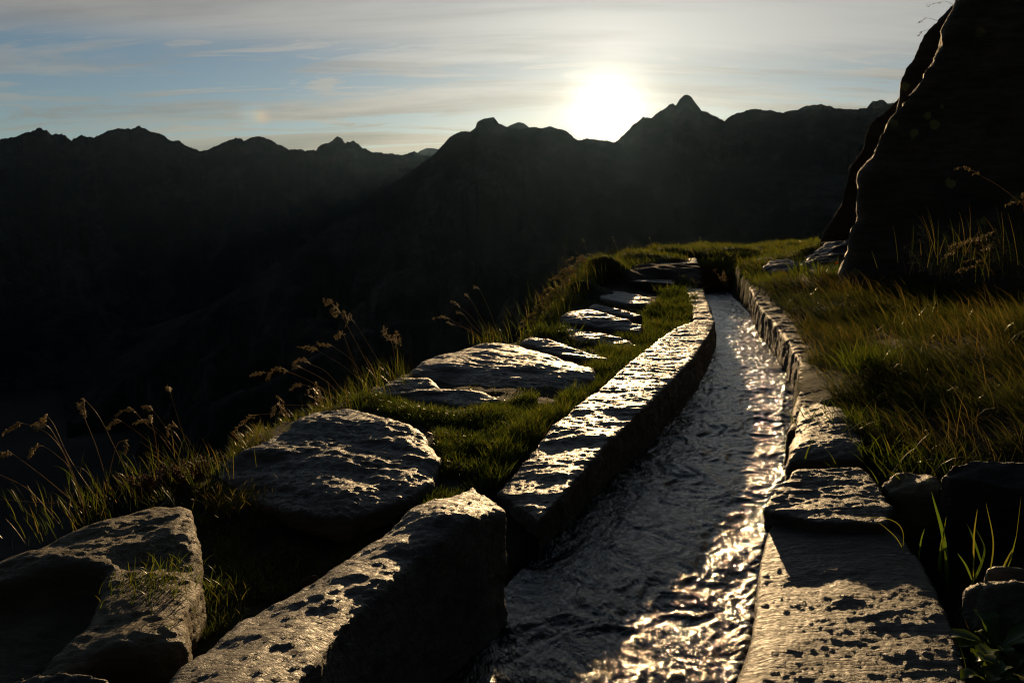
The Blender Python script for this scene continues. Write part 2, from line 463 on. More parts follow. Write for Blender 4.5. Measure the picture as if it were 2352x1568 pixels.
_M = np.zeros((_n + 1, _n + 1)); _M[:_n, :_n] = _A; _M[_n, :_n] = 1; _M[:_n, _n] = 1
_S = np.linalg.solve(_M, np.append(CTRL[:, 2], 0))
EDGE_POLY = np.concatenate([EDGE2, [[40, 18], [60, -10], [-10, -10], [-6, -1]]])
MOUNDS = [(*aty(1390, 600, 7.3)[:2], 0.30, 0.20), (*aty(1340, 660, 6.4)[:2], 0.20, 0.11), (*aty(1560, 572, 9.8)[:2], 0.5, 0.05), (*aty(1700, 640, 8.6)[:2], .28, .02),
          (*aty(1690, 575, 9.9)[:2], .5, .05)]

def ground(x, y):
    x = np.asarray(x, float); y = np.asarray(y, float)
    sh = x.shape
    x = x.ravel(); y = y.ravel()
    xc = np.clip(x, -6, 7); yc = np.clip(y, -1, 14)
    z = np.zeros_like(x)
    for s in range(0, len(x), 60000):
        sl = slice(s, s + 60000)
        z[sl] = _k(np.hypot(xc[sl, None] - CTRL[None, :, 0], yc[sl, None] - CTRL[None, :, 1])) @ _S[:_n] + _S[_n]
    z = np.clip(z, -0.3, 0.9)
    for mx, my, s, a in MOUNDS:
        z += a * np.exp(-((x - mx) ** 2 + (y - my) ** 2) / s ** 2)
    P = np.stack([x, y, 0 * x], -1)
    z += 0.012 * fbm(P * 5.0, 3) + 0.05 * sstep(y, 5, 9) * fbm(P * 1.3 + 5, 3)
    # uphill on the right
    z += 0.55 * np.maximum(0, x - 4.2) * sstep(y, -3, 2) * (1 - sstep(y, 7.5, 9.5))
    # channel cut
    ins = inpoly(x, y, CH_POLY)
    d = np.minimum(distline(x, y, LW), distline(x, y, RW))
    sd = np.where(ins, -d, d)
    cut = 1 - sstep(sd, 0.015, 0.06 + 0.4 * sstep(y, 8.3, 9.2))
    z = z * (1 - cut) + (-0.22) * cut
    # drop to the valley
    inside = inpoly(x, y, EDGE_POLY)
    de = distline(x, y, EDGE2)
    de = np.where(inside, 0, de)
    fall = 1.15 * de + 0.25 * np.minimum(de, 0.3)
    fall = np.where(de > 300, 1.15 * 300 + 0.45 * (de - 300), fall)
    Pq = np.stack([x, y, 0 * x], -1)
    rough = sstep(de, 0.1, 6) * (0.6 * fbm(Pq * 0.35, 4)) + sstep(de, 10, 200) * 22 * fbm(Pq * 0.008, 5)
    z = np.maximum(z - fall + rough, -720 + 30 * fbm(Pq * 0.0012, 5))
    return z.reshape(sh)

def warp(n, lo, hi, c, fine, power=1.0):
    """sinh spaced samples from lo to hi, spacing about `fine` round c"""
    def half(ext, m):
        b = 1.0
        lo_, hi_ = 0.01, 40.0
        for _ in range(80):
            b = (lo_ + hi_) / 2
            a = fine * m / b
            if a * math.sinh(b) > ext: hi_ = b
            else: lo_ = b
        s = np.arange(1, m + 1) / m
        return (fine * m / b) * np.sinh(b * s)
    a = half(c - lo, n); b = half(hi - c, n)
    return np.concatenate([c - a[::-1], [c], c + b])

gx = warp(330, -14000, 14000, 0.5, 0.018)
gy = np.concatenate([[-3000, -600, -120, -30, -8, -3, -1, 0, 0.3, 0.5], np.geomspace(0.6, 14, 520)[0:], np.geomspace(14.4, 15000, 170)])
GX, GY = np.meshgrid(gx, gy)
GZ = ground(GX, GY)
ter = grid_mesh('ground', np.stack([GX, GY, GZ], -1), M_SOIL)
tag(ter, kind='structure')

# ------------------------------------------------------------------ water
yv = np.concatenate([np.linspace(0.55, 1.0, 20), np.geomspace(1.004, 9.6, 900)])
tv = np.linspace(-0.10, 1.10, 120)
xl = resample(LW, yv); xr = resample(RW, yv)
WX = xl[:, None] + (xr - xl)[:, None] * tv[None, :]
WY = np.repeat(yv[:, None], len(tv), 1)
Pw = np.stack([WX.ravel(), WY.ravel(), 0 * WX.ravel()], -1)
c, s = math.cos(0.36), math.sin(0.36)
fx = Pw[:, 0] * c - Pw[:, 1] * s     # across the flow
fy = Pw[:, 0] * s + Pw[:, 1] * c     # along the flow
F = np.stack([fx, fy, 0 * fx], -1)
warpv = 0.05 * fbm(F * 6 + 3, 2); warpw = 0.05 * fbm(F * 6 + 43, 2)
F2 = F + np.stack([warpv, warpw, 0 * fx], -1)
wz = 0.0080 * fbm(F2 * np.array([4.2, 3.0, 1]), 2) \
   + 0.0075 * perlin(F2 * np.array([12, 8, 1]) + 9) \
   - 0.0080 * np.abs(perlin(F2 * np.array([20, 11, 1]) + 31)) \
   + 0.0032 * perlin(F2 * np.array([44, 22, 1]) + 51) \
   - 0.0026 * np.abs(perlin(F2 * np.array([66, 36, 1]) + 71))
wz *= 0.75 + 0.35 * np.clip(perlin(F2 * 1.9 + 4), -1, 1)
WZ = wz.reshape(WX.shape)
dr = (xr[:, None] - WX)
er = np.exp(-np.abs(dr) / 0.022)
WZ = WZ + er * (0.007 + 0.007 * perlin(F2 * np.array([55, 45, 1]) + 91).reshape(WX.shape))
wob = grid_mesh('water', np.stack([WX, WY, WZ], -1), M_WATER)
tag(wob, kind='structure')
# ------------------------------------------------------------------ stones
ROCKS = []
def finish_rock(name, bm, voxel, disp, mat, smooth_it, label, cat, group=None, strike=0.12, lay=1.0, seed=0, smooth=True):
    bmesh.ops.recalc_face_normals(bm, faces=bm.faces)
    me = bpy.data.meshes.new(name); bm.to_mesh(me); bm.free()
    o = bpy.data.objects.new(name, me); scene.collection.objects.link(o)
    md = o.modifiers.new('r', 'REMESH'); md.mode = 'VOXEL'; md.voxel_size = voxel
    dg = bpy.context.evaluated_depsgraph_get(); dg.update()
    m2 = bpy.data.meshes.new_from_object(o.evaluated_get(dg))
    bpy.data.objects.remove(o); bpy.data.meshes.remove(me)
    n = len(m2.vertices)
    co = np.empty(n * 3); m2.vertices.foreach_get('co', co); co = co.reshape(-1, 3)
    ne = len(m2.edges); ed = np.empty(ne * 2, dtype=np.int32); m2.edges.foreach_get('vertices', ed); ed = ed.reshape(-1, 2)
    deg = np.bincount(ed.ravel(), minlength=n).astype(float)[:, None]; deg[deg == 0] = 1
    def lap(c, it, k=0.6):
        for _ in range(it):
            a = np.zeros_like(c)
            for ax in range(3):
                a[:, ax] = np.bincount(ed[:, 0], c[ed[:, 1], ax], n) + np.bincount(ed[:, 1], c[ed[:, 0], ax], n)
            c = c + k * (a / deg - c)
        return c
    co = lap(co, smooth_it)
    m2.vertices.foreach_set('co', co.astype(np.float32).ravel()); m2.update()
    nr = np.empty(n * 3, dtype=np.float32); m2.vertices.foreach_get('normal', nr) if hasattr(m2.vertices[0], 'normal') else None
    nr = nr.reshape(-1, 3).astype(float)
    cs, sn = math.cos(strike), math.sin(strike)
    q = np.stack([co[:, 0] * cs + co[:, 1] * sn, -co[:, 0] * sn + co[:, 1] * cs, co[:, 2]], -1) + seed * 3.7
    A, L, S = disp      # big lumps, layering, small
    if seed not in (1, 6, 17) and seed < 31: L = (L[0] * 0.58, L[1]); S = (S[0] * 0.65, S[1])
    h = A[0] * fbm(q * A[1], 3)
    wq = q + 0.25 / max(L[1], 1) * np.stack([perlin(q * L[1] * .4), perlin(q * L[1] * .4 + 7), perlin(q * L[1] * .4 + 13)], -1)
    n_l = fbm(wq * np.array([0.28, 1.0, 1.35]) * L[1], 4, 0.55)
    h = h + L[0] * np.where(n_l > 0.2, 0.2 + (n_l - 0.2) * 0.5, n_l) * lay
    h = h + S[0] * fbm(q * np.array([0.7, 1, 1]) * S[1], 3, 0.6)
    co = co + nr * h[:, None]
    loc = co.mean(0); loc[2] = co[:, 2].min()
    m2.vertices.foreach_set('co', (co - loc).astype(np.float32).ravel())
    m2.polygons.foreach_set('use_smooth', np.full(len(m2.polygons), smooth))
    m2.update(); m2.name = name
    m2.materials.clear(); m2.materials.append(mat)
    o = bpy.data.objects.new(name, m2); o.location = [float(v) for v in loc]
    scene.collection.objects.link(o)
    tag(o, label, cat, group)
    ROCKS.append(o)
    return o

def pt(p):
    """('px','py',z) -> world"""
    return at(*p)

def slab_bm(top, base, dome=0.0, spread=1.0, inner=0.55, drop=0.0):
    """stone from the outline of its top (world points), down to z = base"""
    bm = bmesh.new()
    T = np.array(top); c = T.mean(0)
    n = len(T)
    ring = [bm.verts.new(p - np.array([0, 0, drop])) for p in T]
    inn = [bm.verts.new(c + (p - c) * inner + np.array([0, 0, dome * 0.85])) for p in T]
    cc = bm.verts.new(c + np.array([0, 0, dome]))
    B = c + (T - c) * spread; B[:, 2] = base
    bot = [bm.verts.new(p) for p in B]
    bc = bm.verts.new((c[0], c[1], base))
    for i in range(n):
        j = (i + 1) % n
        bm.faces.new((ring[i], ring[j], inn[j], inn[i])); bm.faces.new((inn[i], inn[j], cc))
        bm.faces.new((ring[j], ring[i], bot[i], bot[j])); bm.faces.new((bot[j], bot[i], bc))
    return bm

def join_bm(*bms):
    out = bmesh.new()
    for b in bms:
        m = bpy.data.meshes.new('t'); b.to_mesh(m); b.free(); out.from_mesh(m); bpy.data.meshes.remove(m)
    return out

def loft_bm(secs):
    bm = bmesh.new()
    R = [[bm.verts.new(p) for p in s] for s in secs]
    n = len(R[0])
    for a, b in zip(R[:-1], R[1:]):
        for i in range(n):
            j = (i + 1) % n
            bm.faces.new((a[i], a[j], b[j], b[i]))
    bm.faces.new(R[0][::-1]); bm.faces.new(R[-1])
    return bm

def wall_secs(inner, outer, base=-0.3, crown=0.0, batter=0.02):
    """inner / outer: matching top-edge points (world)"""
    S = []
    for a, b in zip(inner, outer):
        a = np.array(a); b = np.array(b); m = (a + b) / 2 + np.array([0, 0, crown])
        dirv = (a - b) / (np.linalg.norm((a - b)[:2]) + 1e-9)
        ab = a + dirv * batter; ab[2] = base
        bb = b - dirv * 0.01; bb[2] = base
        S.append([m, a, ab, bb, b])
    return S

GRP_L = 'dressed stones lining the left side of the channel'
GRP_R = 'stones lining the right side of the channel'
GRP_P = 'flat stones paving the path'
# --- left lining
finish_rock('coping_stone', loft_bm(wall_secs(
    [at(420, 1900, .27), at(660, 1600, .25), at(830, 1395, .24), at(960, 1285, .235), at(1090, 1185, .25), at(1160, 1175, .22)],
    [at(180, 1800, .27), at(395, 1560, .25), at(560, 1410, .24), at(760, 1300, .235), at(990, 1145, .25), at(1085, 1113, .225)], batter=.05, crown=.012)),
    0.0055, ((.012, 5), (.0045, 18), (.0022, 85)), M_GREY, 12, 'rough grey rounded coping stone, nearest on the left of the channel, pitted and glittering', 'coping stone', GRP_L, strike=.5, lay=.8, seed=1)
finish_rock('coping_stone', loft_bm(wall_secs(
    [at(1238, 1195, .075), at(1308, 1118, .10), at(1400, 1012, .125), at(1500, 917, .150), at(1590, 825, .178), at(1632, 762, .175), at(1642, 738, .168)],
    [at(1140, 1130, .08), at(1195, 1062, .10), at(1262, 985, .125), at(1345, 915, .148), at(1440, 835, .172), at(1530, 765, .172), at(1600, 733, .165)], batter=.012)),
    0.007, ((.008, 4), (.010, 17), (.003, 70)), M_COPE, 3, 'long straight coping slab with sunlit rippled top between grass strip and water', 'coping stone', GRP_L, strike=-.15, seed=2)
finish_rock('coping_stone', slab_bm([at(1150, 1130, .075), at(1180, 1112, .085), at(1290, 1114, .09), at(1300, 1150, .08), at(1250, 1170, .07), at(1190, 1165, .065)], -.3, .0, 1.0),
    0.007, ((.008, 8), (.008, 22), (.003, 70)), M_COPE, 2, 'small broken block wedged between the rounded near coping stone and the long slab', 'coping stone', GRP_L, seed=3)
finish_rock('coping_stone', loft_bm(wall_secs(
    [at(1643, 742, .155), at(1633, 710, .165), at(1620, 675, .18), at(1607, 648, .19)],
    [at(1592, 738, .155), at(1590, 708, .165), at(1578, 675, .18), at(1572, 650, .19)], batter=.01)),
    0.012, ((.008, 4), (.012, 10), (.003, 50)), M_DARK, 2, 'narrow brownish coping slab at the bend beyond the long straight slab', 'coping stone', GRP_L, seed=4)
finish_rock('coping_stone', slab_bm([aty(1545, 638, 8.0), aty(1560, 624, 8.4), aty(1600, 622, 8.6), aty(1606, 650, 7.9), aty(1575, 652, 7.7)], -.2, .0),
    0.014, ((.01, 4), (.012, 8), (.003, 40)), M_DARK, 3, 'smooth topped block ending the left lining under the turf bank', 'coping stone', GRP_L, seed=5)
# --- right lining
finish_rock('lining_stone', slab_bm([at(1640, 1700, .07), at(1715, 1500, .07), at(1738, 1360, .07), at(1752, 1262, .075), at(1775, 1195, .09), at(1900, 1190, .10), at(2060, 1215, .10), at(2130, 1300, .09),
     at(2180, 1420, .08), at(2230, 1568, .07), at(2300, 1750, .06)], -.3, .006, 1.0, inner=.7),
    0.006, ((.007, 3), (.0028, 20), (.0014, 90)), M_SCHIST, 3, 'broad flat slab with pitted top, nearest on the right of the channel', 'stone slab', GRP_R, seed=6)
finish_rock('lining_stone', slab_bm([at(1748, 1172, .118), at(1785, 1118, .135), at(1825, 1072, .150), at(1975, 1068, .150), at(2000, 1085, .145), at(2050, 1165, .128), at(2040, 1205, .12), at(1880, 1200, .12)],
     .06, .0, .93),
    0.006, ((.005, 5), (.009, 15), (.003, 65)), M_SCHIST, 2, 'dark layered block lying on the broad slab, its pointed corner over the water', 'stone block', GRP_R, seed=7, strike=0)
finish_rock('lining_stone', slab_bm([at(1812, 1060, .12), at(1822, 985, .14), at(1835, 930, .15), at(1880, 920, .16), at(1930, 935, .17), at(1985, 1010, .15), at(1980, 1050, .14), at(1900, 1060, .13)], -.3, .02, 1.02),
    0.007, ((.010, 5), (.010, 14), (.003, 60)), M_SCHIST, 6, 'rounded stone behind the dark layered block, mossy joint on its far side', 'stone block', GRP_R, seed=8)
finish_rock('lining_stone', loft_bm(wall_secs(
    [at(1812, 990, .11), at(1822, 930, .13), at(1838, 880, .14), at(1838, 835, .145), at(1812, 785, .155), at(1775, 740, .17), at(1740, 700, .18), at(1722, 660, .20)],
    [at(1880, 985, .10), at(1890, 920, .13), at(1915, 870, .14), at(1915, 820, .145), at(1880, 765, .155), at(1840, 720, .17), at(1785, 680, .18), at(1752, 650, .20)], batter=.03)),
    0.009, ((.014, 3.5), (.012, 7), (.004, 55)), M_WALL, 4, 'long curved upright slab on the outside of the bend with ribbed wet face', 'lining slab', GRP_R, seed=9)
finish_rock('stone_block', slab_bm([at(2158, 1085, .20), at(2185, 1062, .22), at(2240, 1050, .23), at(2420, 1060, .23), at(2600, 1100, .22), at(2560, 1150, .18), at(2180, 1098, .195)], -.05, .0, .97),
    0.007, ((.007, 4), (.012, 14), (.003, 60)), M_DARK, 2, 'tall squared block with shaded front at the right below the grass', 'stone block', seed=10)
finish_rock('stone_block', slab_bm([at(2022, 1108, .14), at(2060, 1080, .16), at(2140, 1082, .17), at(2165, 1120, .16), at(2150, 1135, .14), at(2050, 1135, .13)], -.05, .0, .95),
    0.007, ((.007, 6), (.010, 18), (.003, 60)), M_TAN, 3, 'small tan block in the gap between the layered block and the squared block', 'stone block', seed=11)
finish_rock('rock', slab_bm([at(2072, 1220, .03), at(2090, 1180, .06), at(2140, 1175, .07), at(2160, 1200, .06), at(2150, 1240, .03)], -.06, .01, 1.1),
    0.006, ((.010, 12), (.008, 25), (.003, 70)), M_DARK, 3, 'broken rubble rock in the dark hollow beneath the tan block', 'rock', seed=12)
finish_rock('rock', slab_bm([at(2195, 1395, .08), at(2215, 1350, .11), at(2280, 1335, .13), at(2370, 1345, .13), at(2460, 1400, .10), at(2400, 1500, .06), at(2260, 1480, .05)], -.08, .025, 1.05),
    0.006, ((.014, 6), (.010, 18), (.0035, 80)), M_SCHIST, 5, 'glittering brown rock at the right edge behind the leafy herbs', 'rock', seed=13)
finish_rock('rock', slab_bm([at(2258, 1322, .11), at(2268, 1303, .13), at(2320, 1300, .14), at(2380, 1310, .13), at(2370, 1335, .10), at(2290, 1332, .10)], .0, .01, 1.0),
    0.006, ((.006, 8), (.006, 20), (.002, 80)), M_PALE, 5, 'pale quartz rock partly hidden behind the glittering brown rock', 'rock', seed=14)
finish_rock('stone_chip', slab_bm([at(2213, 1470, .06), at(2232, 1462, .075), at(2252, 1468, .07), at(2256, 1482, .055), at(2236, 1490, .05)], .03, .005, 1.0),
    0.003, ((.003, 15), (.003, 30), (.001, 90)), M_PALE, 3, 'small white stone chip beside the leaves at the slab corner', 'stone', seed=15)
finish_rock('rock', slab_bm([at(2050, 850, .23), at(2085, 812, .26), at(2160, 806, .27), at(2200, 825, .26), at(2180, 860, .22), at(2100, 866, .21)], .05, .01, 1.1),
    0.010, ((.008, 5), (.014, 14), (.003, 50)), M_DARK, 3, 'flat dark rock half sunk in the long meadow grass', 'rock', seed=16)
# --- path stones
finish_rock('boulder', join_bm(
    slab_bm([at(-500, 1430, .14), at(-150, 1335, .15), at(80, 1262, .16), at(250, 1190, .172), at(360, 1150, .178), at(440, 1165, .17), at(455, 1215, .155), at(450, 1320, .12), at(400, 1330, .14), at(250, 1318, .148),
             at(180, 1302, .152), at(0, 1345, .148), at(-200, 1410, .145), at(-450, 1500, .14)], -.2, .012, 1.05, inner=.75),
    slab_bm([at(240, 1310, .152), at(400, 1305, .150), at(470, 1330, .130), at(420, 1400, .138), at(425, 1465, .13), at(350, 1500, .127), at(240, 1500, .13), at(140, 1565, .12), at(40, 1630, .11), at(90, 1540, .12), at(200, 1440, .138)],
            -.2, .004, 1.0, inner=.7),
    slab_bm([at(-500, 1400, .115), at(0, 1345, .115), at(240, 1350, .11), at(270, 1500, .075), at(120, 1600, .06), at(-300, 1800, .04)], -.2, .0, 1.0)),
    0.0065, ((.016, 3.6), (.009, 12), (.0026, 80)), M_TAN, 16, 'large tan boulder with smooth sloping back and a deep hollow, bottom left', 'boulder', seed=17, strike=.6, lay=.7)
finish_rock('boulder', slab_bm([at(470, 1085, .11), at(560, 1035, .145), at(650, 985, .16), at(720, 945, .165), at(800, 938, .165), at(900, 960, .155), at(975, 995, .14), at(1015, 1050, .12), at(1000, 1105, .105),
     at(930, 1150, .095), at(800, 1195, .09), at(650, 1175, .09), at(530, 1130, .10)], -.2, .016, 1.0, inner=.7),
    0.007, ((.010, 4.5), (.014, 12), (.0045, 65)), M_GREY, 7, 'big grey layered boulder beside the path, between heather and mossy strip', 'boulder', GRP_P, seed=18, strike=-.25)
finish_rock('path_stone', slab_bm([at(845, 915, .12), at(870, 890, .135), at(930, 868, .15), at(985, 868, .15), at(1020, 890, .14), at(1110, 900, .13), at(1150, 918, .115), at(1080, 945, .10), at(980, 945, .09), at(900, 928, .10)], -.05, .012, 1.03),
    0.007, ((.010, 6), (.012, 14), (.003, 60)), M_GREY, 4, 'low wavy path stone between the big grey boulder and the widest slab', 'path stone', GRP_P, seed=19)
finish_rock('path_stone', slab_bm([at(938, 858, .13), at(965, 832, .145), at(1040, 805, .155), at(1130, 787, .16), at(1190, 792, .16), at(1290, 822, .15), at(1365, 845, .145), at(1368, 872, .125), at(1330, 900, .10),
     at(1200, 905, .10), at(1060, 890, .10), at(1000, 885, .10)], -.1, .022, 1.02, inner=.6),
    0.008, ((.010, 4), (.011, 14), (.003, 55)), M_SCHIST, 5, 'widest path slab with sunlit ridged upper half, in the middle of the path', 'path stone', GRP_P, seed=20, strike=-.45)
finish_rock('path_stone', slab_bm([at(1195, 786, .155), at(1215, 774, .17), at(1260, 778, .17), at(1400, 823, .14), at(1385, 832, .13), at(1290, 815, .14)], .0, .004, 1.0),
    0.008, ((.005, 5), (.010, 16), (.003, 55)), M_SCHIST, 2, 'thin sunlit strip of stone along the far side of the widest slab', 'path stone', GRP_P, seed=21, strike=-.3)
finish_rock('path_stone', slab_bm([at(1280, 760, .14), at(1310, 750, .15), at(1370, 760, .15), at(1440, 775, .14), at(1468, 795, .12), at(1420, 800, .11), at(1330, 790, .11)], .0, .008, 1.0),
    0.010, ((.010, 5), (.014, 12), (.003, 50)), M_SCHIST, 3, 'wavy low path stone directly below the mossy topped one', 'path stone', GRP_P, seed=22)
finish_rock('path_stone', slab_bm([at(1286, 728, .18), at(1310, 714, .20), at(1360, 710, .205), at(1430, 728, .19), at(1480, 745, .17), at(1470, 765, .14), at(1380, 752, .15), at(1300, 742, .16)], .0, .006, 1.0),
    0.010, ((.008, 5), (.014, 12), (.003, 50)), M_SCHIST, 3, 'raised path stone with mossy patch and undercut dark left end', 'path stone', GRP_P, seed=23)
finish_rock('path_stone', slab_bm([at(1350, 705, .19), at(1365, 696, .205), at(1420, 706, .20), at(1475, 724, .175), at(1460, 730, .165)], .05, .0, 1.0),
    0.011, ((.006, 5), (.012, 12), (.003, 50)), M_SCHIST, 2, 'slim shaded path stone between the mossy topped one and the pale grooved one', 'path stone', GRP_P, seed=24)
finish_rock('path_stone', slab_bm([aty(1376, 682, 6.1), aty(1385, 666, 6.5), aty(1440, 672, 6.5), aty(1497, 684, 6.3), aty(1495, 700, 5.9), aty(1440, 696, 5.85)], .05, .0, 1.0),
    0.011, ((.006, 4), (.012, 14), (.003, 50)), M_PALE, 2, 'pale grooved path stone standing alone below the shaded steps', 'path stone', GRP_P, seed=25)
finish_rock('step_stone', slab_bm([aty(1415, 643, 7.0), aty(1412, 634, 7.7), aty(1500, 632, 7.7), aty(1548, 645, 7.3), aty(1546, 652, 7.0)], .08, .0, 1.0),
    0.013, ((.006, 4), (.008, 10), (.003, 40)), M_DARK, 2, 'lower stone step with thin sunlit lip below the turf', 'stone step', 'stone steps up to the turf', seed=26)
finish_rock('step_stone', slab_bm([aty(1470, 609, 8.1), aty(1470, 601, 8.9), aty(1600, 592, 8.9), aty(1604, 604, 8.1)], .12, .0, 1.0),
    0.014, ((.006, 4), (.008, 10), (.003, 40)), M_DARK, 2, 'upper stone step with thin sunlit lip just under the turf', 'stone step', 'stone steps up to the turf', seed=27)
finish_rock('rock', slab_bm([at(28, 1560, .12), at(90, 1540, .14), at(180, 1533, .15), at(250, 1550, .14), at(300, 1590, .12), at(250, 1680, .10), at(40, 1680, .10)], -.05, .01, 1.05),
    0.006, ((.006, 6), (.008, 16), (.003, 80)), M_GREY, 6, 'low grey rock cut off by the bottom left corner', 'rock', seed=28)
finish_rock('rock', slab_bm([at(668, 1352, .02), at(682, 1322, .05), at(705, 1312, .06), at(722, 1318, .055), at(738, 1322, .045), at(722, 1345, .02)], -.06, .008, 1.1),
    0.005, ((.008, 12), (.006, 25), (.002, 80)), M_TAN, 4, 'small lumpy rock in the shady hollow behind the near coping stone', 'rock', seed=29)

bk = finish_rock('earth_bank', slab_bm([aty(1590, 652, 8.9), aty(1596, 610, 9.2), aty(1640, 598, 9.5), aty(1700, 596, 9.6), aty(1740, 612, 9.3), aty(1735, 640, 8.8), aty(1705, 650, 8.75), aty(1650, 656, 8.85)], -.3, .03, 1.12),
    0.016, ((.03, 4), (.03, 9), (.008, 40)), stone_mat('brown_earth', (0.11, 0.070, 0.035), (0.20, 0.13, 0.065), rough=(.8, .95), glit=0.0, spec=.1), 5, None, None, seed=30)
tag(bk, kind='structure')

# --- the crag on the right
def crag(name, poly, y0, y1, skew, voxel, disp, it, label, cat, seed, mat=M_CLIFF, lean=0.0):
    bm = bmesh.new()
    A = [aty(px, py, y0) for px, py in poly]
    A = [aty(px, py, y0 + lean * max(0.0, a[2])) for (px, py), a in zip(poly, A)]
    rows = []
    c = np.mean(A, 0)
    for k, (q, sc) in enumerate(((0, 1.0), (0.5, 1.0), (1.0, 0.93))):
        yy = y0 + (y1 - y0) * q
        ring = []
        for a in A:
            p = c + (a - c) * sc
            p = np.array([p[0] + skew * (yy - y0), p[1] + yy - y0, p[2]])
            ring.append(bm.verts.new(p))
        rows.append(ring)
    n = len(A)
    for a, b in zip(rows[:-1], rows[1:]):
        for i in range(n):
            j = (i + 1) % n
            bm.faces.new((a[i], a[j], b[j], b[i]))
    bm.faces.new(rows[0][::-1]); bm.faces.new(rows[-1])
    return finish_rock(name, bm, voxel, disp, mat, it, label, cat, seed=seed)

crag('rock_outcrop', [(1925, 760), (1942, 640), (1960, 544), (1974, 455), (1985, 398), (2013, 331), (2038, 285), (2070, 228), (2120, 171), (2148, 130), (2160, 95), (2205, 20), (2290, -120), (2500, -330),
      (3100, -500), (3300, 300), (3300, 820)], 5.9, 9.2, 0.56, 0.036, ((.06, .8), (.065, 2.0), (.022, 8)), 3,
     'towering dark lichen spotted rock face filling the right side, thin sunlit edge', 'rock outcrop', 31, lean=0.10)
crag('boulder', [(2050, 300), (2063, 222), (2064, 185), (2085, 149), (2104, 117), (2118, 84), (2156, 50), (2194, 12), (2270, -80), (2400, -160), (2500, 300), (2200, 420)], 8.3, 10.2, 0.68, 0.04,
     ((.05, .9), (.03, 2.8), (.008, 12)), 3, 'bulging rock knob behind the upper edge of the outcrop against the sky', 'boulder', 32)
crag('boulder', [(1850, 640), (1885, 540), (1912, 500), (1923, 470), (1941, 409), (1946, 373), (1974, 341), (1979, 313), (1997, 277), (2043, 238), (2100, 190), (2250, 200), (2300, 640)], 9.4, 11.2, 0.62, 0.045,
     ((.07, .9), (.035, 2.6), (.008, 12)), 3, 'dark ragged boulder behind the lower edge of the outcrop above the turf', 'boulder', 33)
finish_rock('rock', slab_bm([aty(1835, 605, 8.2), aty(1850, 588, 8.6), aty(1900, 560, 8.8), aty(1960, 548, 8.6), aty(1990, 600, 8.0), aty(1950, 640, 7.4), aty(1860, 628, 7.6)], .1, .03, 1.1),
    0.02, ((.03, 3), (.02, 8), (.005, 35)), M_DARK, 4, 'sloping reddish rock at the foot of the outcrop capped with dry grass', 'rock', seed=34)
finish_rock('rock', slab_bm([aty(1752, 612, 7.9), aty(1765, 598, 8.3), aty(1810, 592, 8.5), aty(1840, 604, 8.2), aty(1825, 622, 7.6), aty(1775, 622, 7.6)], .1, .01, 1.1),
    0.016, ((.015, 3), (.014, 8), (.004, 35)), M_DARK, 4, 'low grey rock showing through the turf beyond the channel bend', 'rock', seed=35)

# ------------------------------------------------------------------ mountains
def ridge(name, sil, dist, inner, base, jag, seed, rows=90, npts=1100, spur=0.16, back=True):
    sil = np.array(sil, float)
    xs = np.linspace(sil[0, 0], sil[-1, 0], npts)
    ys = np.interp(xs, sil[:, 0], sil[:, 1])
    ys += jag * fbm(np.stack([xs * 0.045, 0 * xs + seed, 0 * xs], -1), 5, 0.72) + 0.45 * jag * np.minimum(0, 0.25 - np.abs(perlin(np.stack([xs * 0.11, 0 * xs + seed + 3, 0 * xs], -1))) * 1.6)
    D = dist if np.ndim(dist) == 0 else np.interp(xs, np.linspace(xs[0], xs[-1], len(dist)), dist)
    D = D + 0 * xs
    crest = np.array([aty(a, b, 1.0) for a, b in zip(xs, ys)])
    r = np.linalg.norm(crest[:, :2], axis=1)
    crest = (crest - [0, 0, H]) / r[:, None]
    P = []
    bk = [(1.25, 0.55), (1.12, 0.8), (1.04, 0.93)] if back else []
    for f, hz in bk:
        c = crest * (D * f)[:, None]; c[:, 2] = base + (crest[:, 2] * D + H - base) * hz
        P.append(c)
    for q in np.linspace(0, 1, rows):
        f = 1 - (1 - inner) * q
        c = crest * (D * f)[:, None]
        top = crest[:, 2] * D + H
        env = np.exp(-2.2 * q) if name != 'x' else 0
        prof = 1 - q ** 0.85
        z = base + (top - base) * prof
        P.append(np.stack([c[:, 0], c[:, 1], z], -1))
        qn = P[-1] / (D.mean() * spur) + seed
        e = min(1, q * 5) * (1 - 0.5 * q)
        h = np.minimum(fbm(np.stack([qn[:, 0] * .8, qn[:, 1] * .8, qn[:, 2] * 2.2], -1), 5, 0.5, ridged=True) - 1.55, -0.02)
        P[-1][:, 2] += e * 0.075 * D.mean() * h
    o = grid_mesh(name, np.array(P), M_MTN)
    tag(o, kind='structure')
    return o

LM = [(-500, 420), (-300, 380), (-150, 350), (0, 322), (15, 318), (35, 314), (60, 307), (78, 300), (93, 295), (108, 300), (118, 307), (130, 306), (148, 314), (165, 320), (186, 313), (215, 316), (235, 308),
      (247, 299), (270, 295), (290, 296), (305, 293), (320, 290), (335, 297), (370, 310), (395, 323), (413, 325), (430, 337), (447, 341), (458, 349), (480, 343), (500, 332), (520, 326), (543, 318), (560, 321),
      (580, 316), (605, 315), (625, 322), (645, 333), (665, 343), (690, 342), (702, 349), (712, 343), (725, 345), (735, 336), (758, 327), (775, 315), (785, 318), (793, 327), (812, 324), (832, 340),
      (850, 347), (890, 353), (905, 352), (925, 358), (940, 348), (955, 350), (975, 357), (1100, 362), (1300, 372)]
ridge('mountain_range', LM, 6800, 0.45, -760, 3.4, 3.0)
ridge('distant_peak', [(900, 400), (950, 358), (968, 345), (980, 340), (1010, 343), (1040, 345), (1060, 380), (1080, 400)], 14000, 0.8, -300, 0.8, 5.0, rows=20, npts=160)
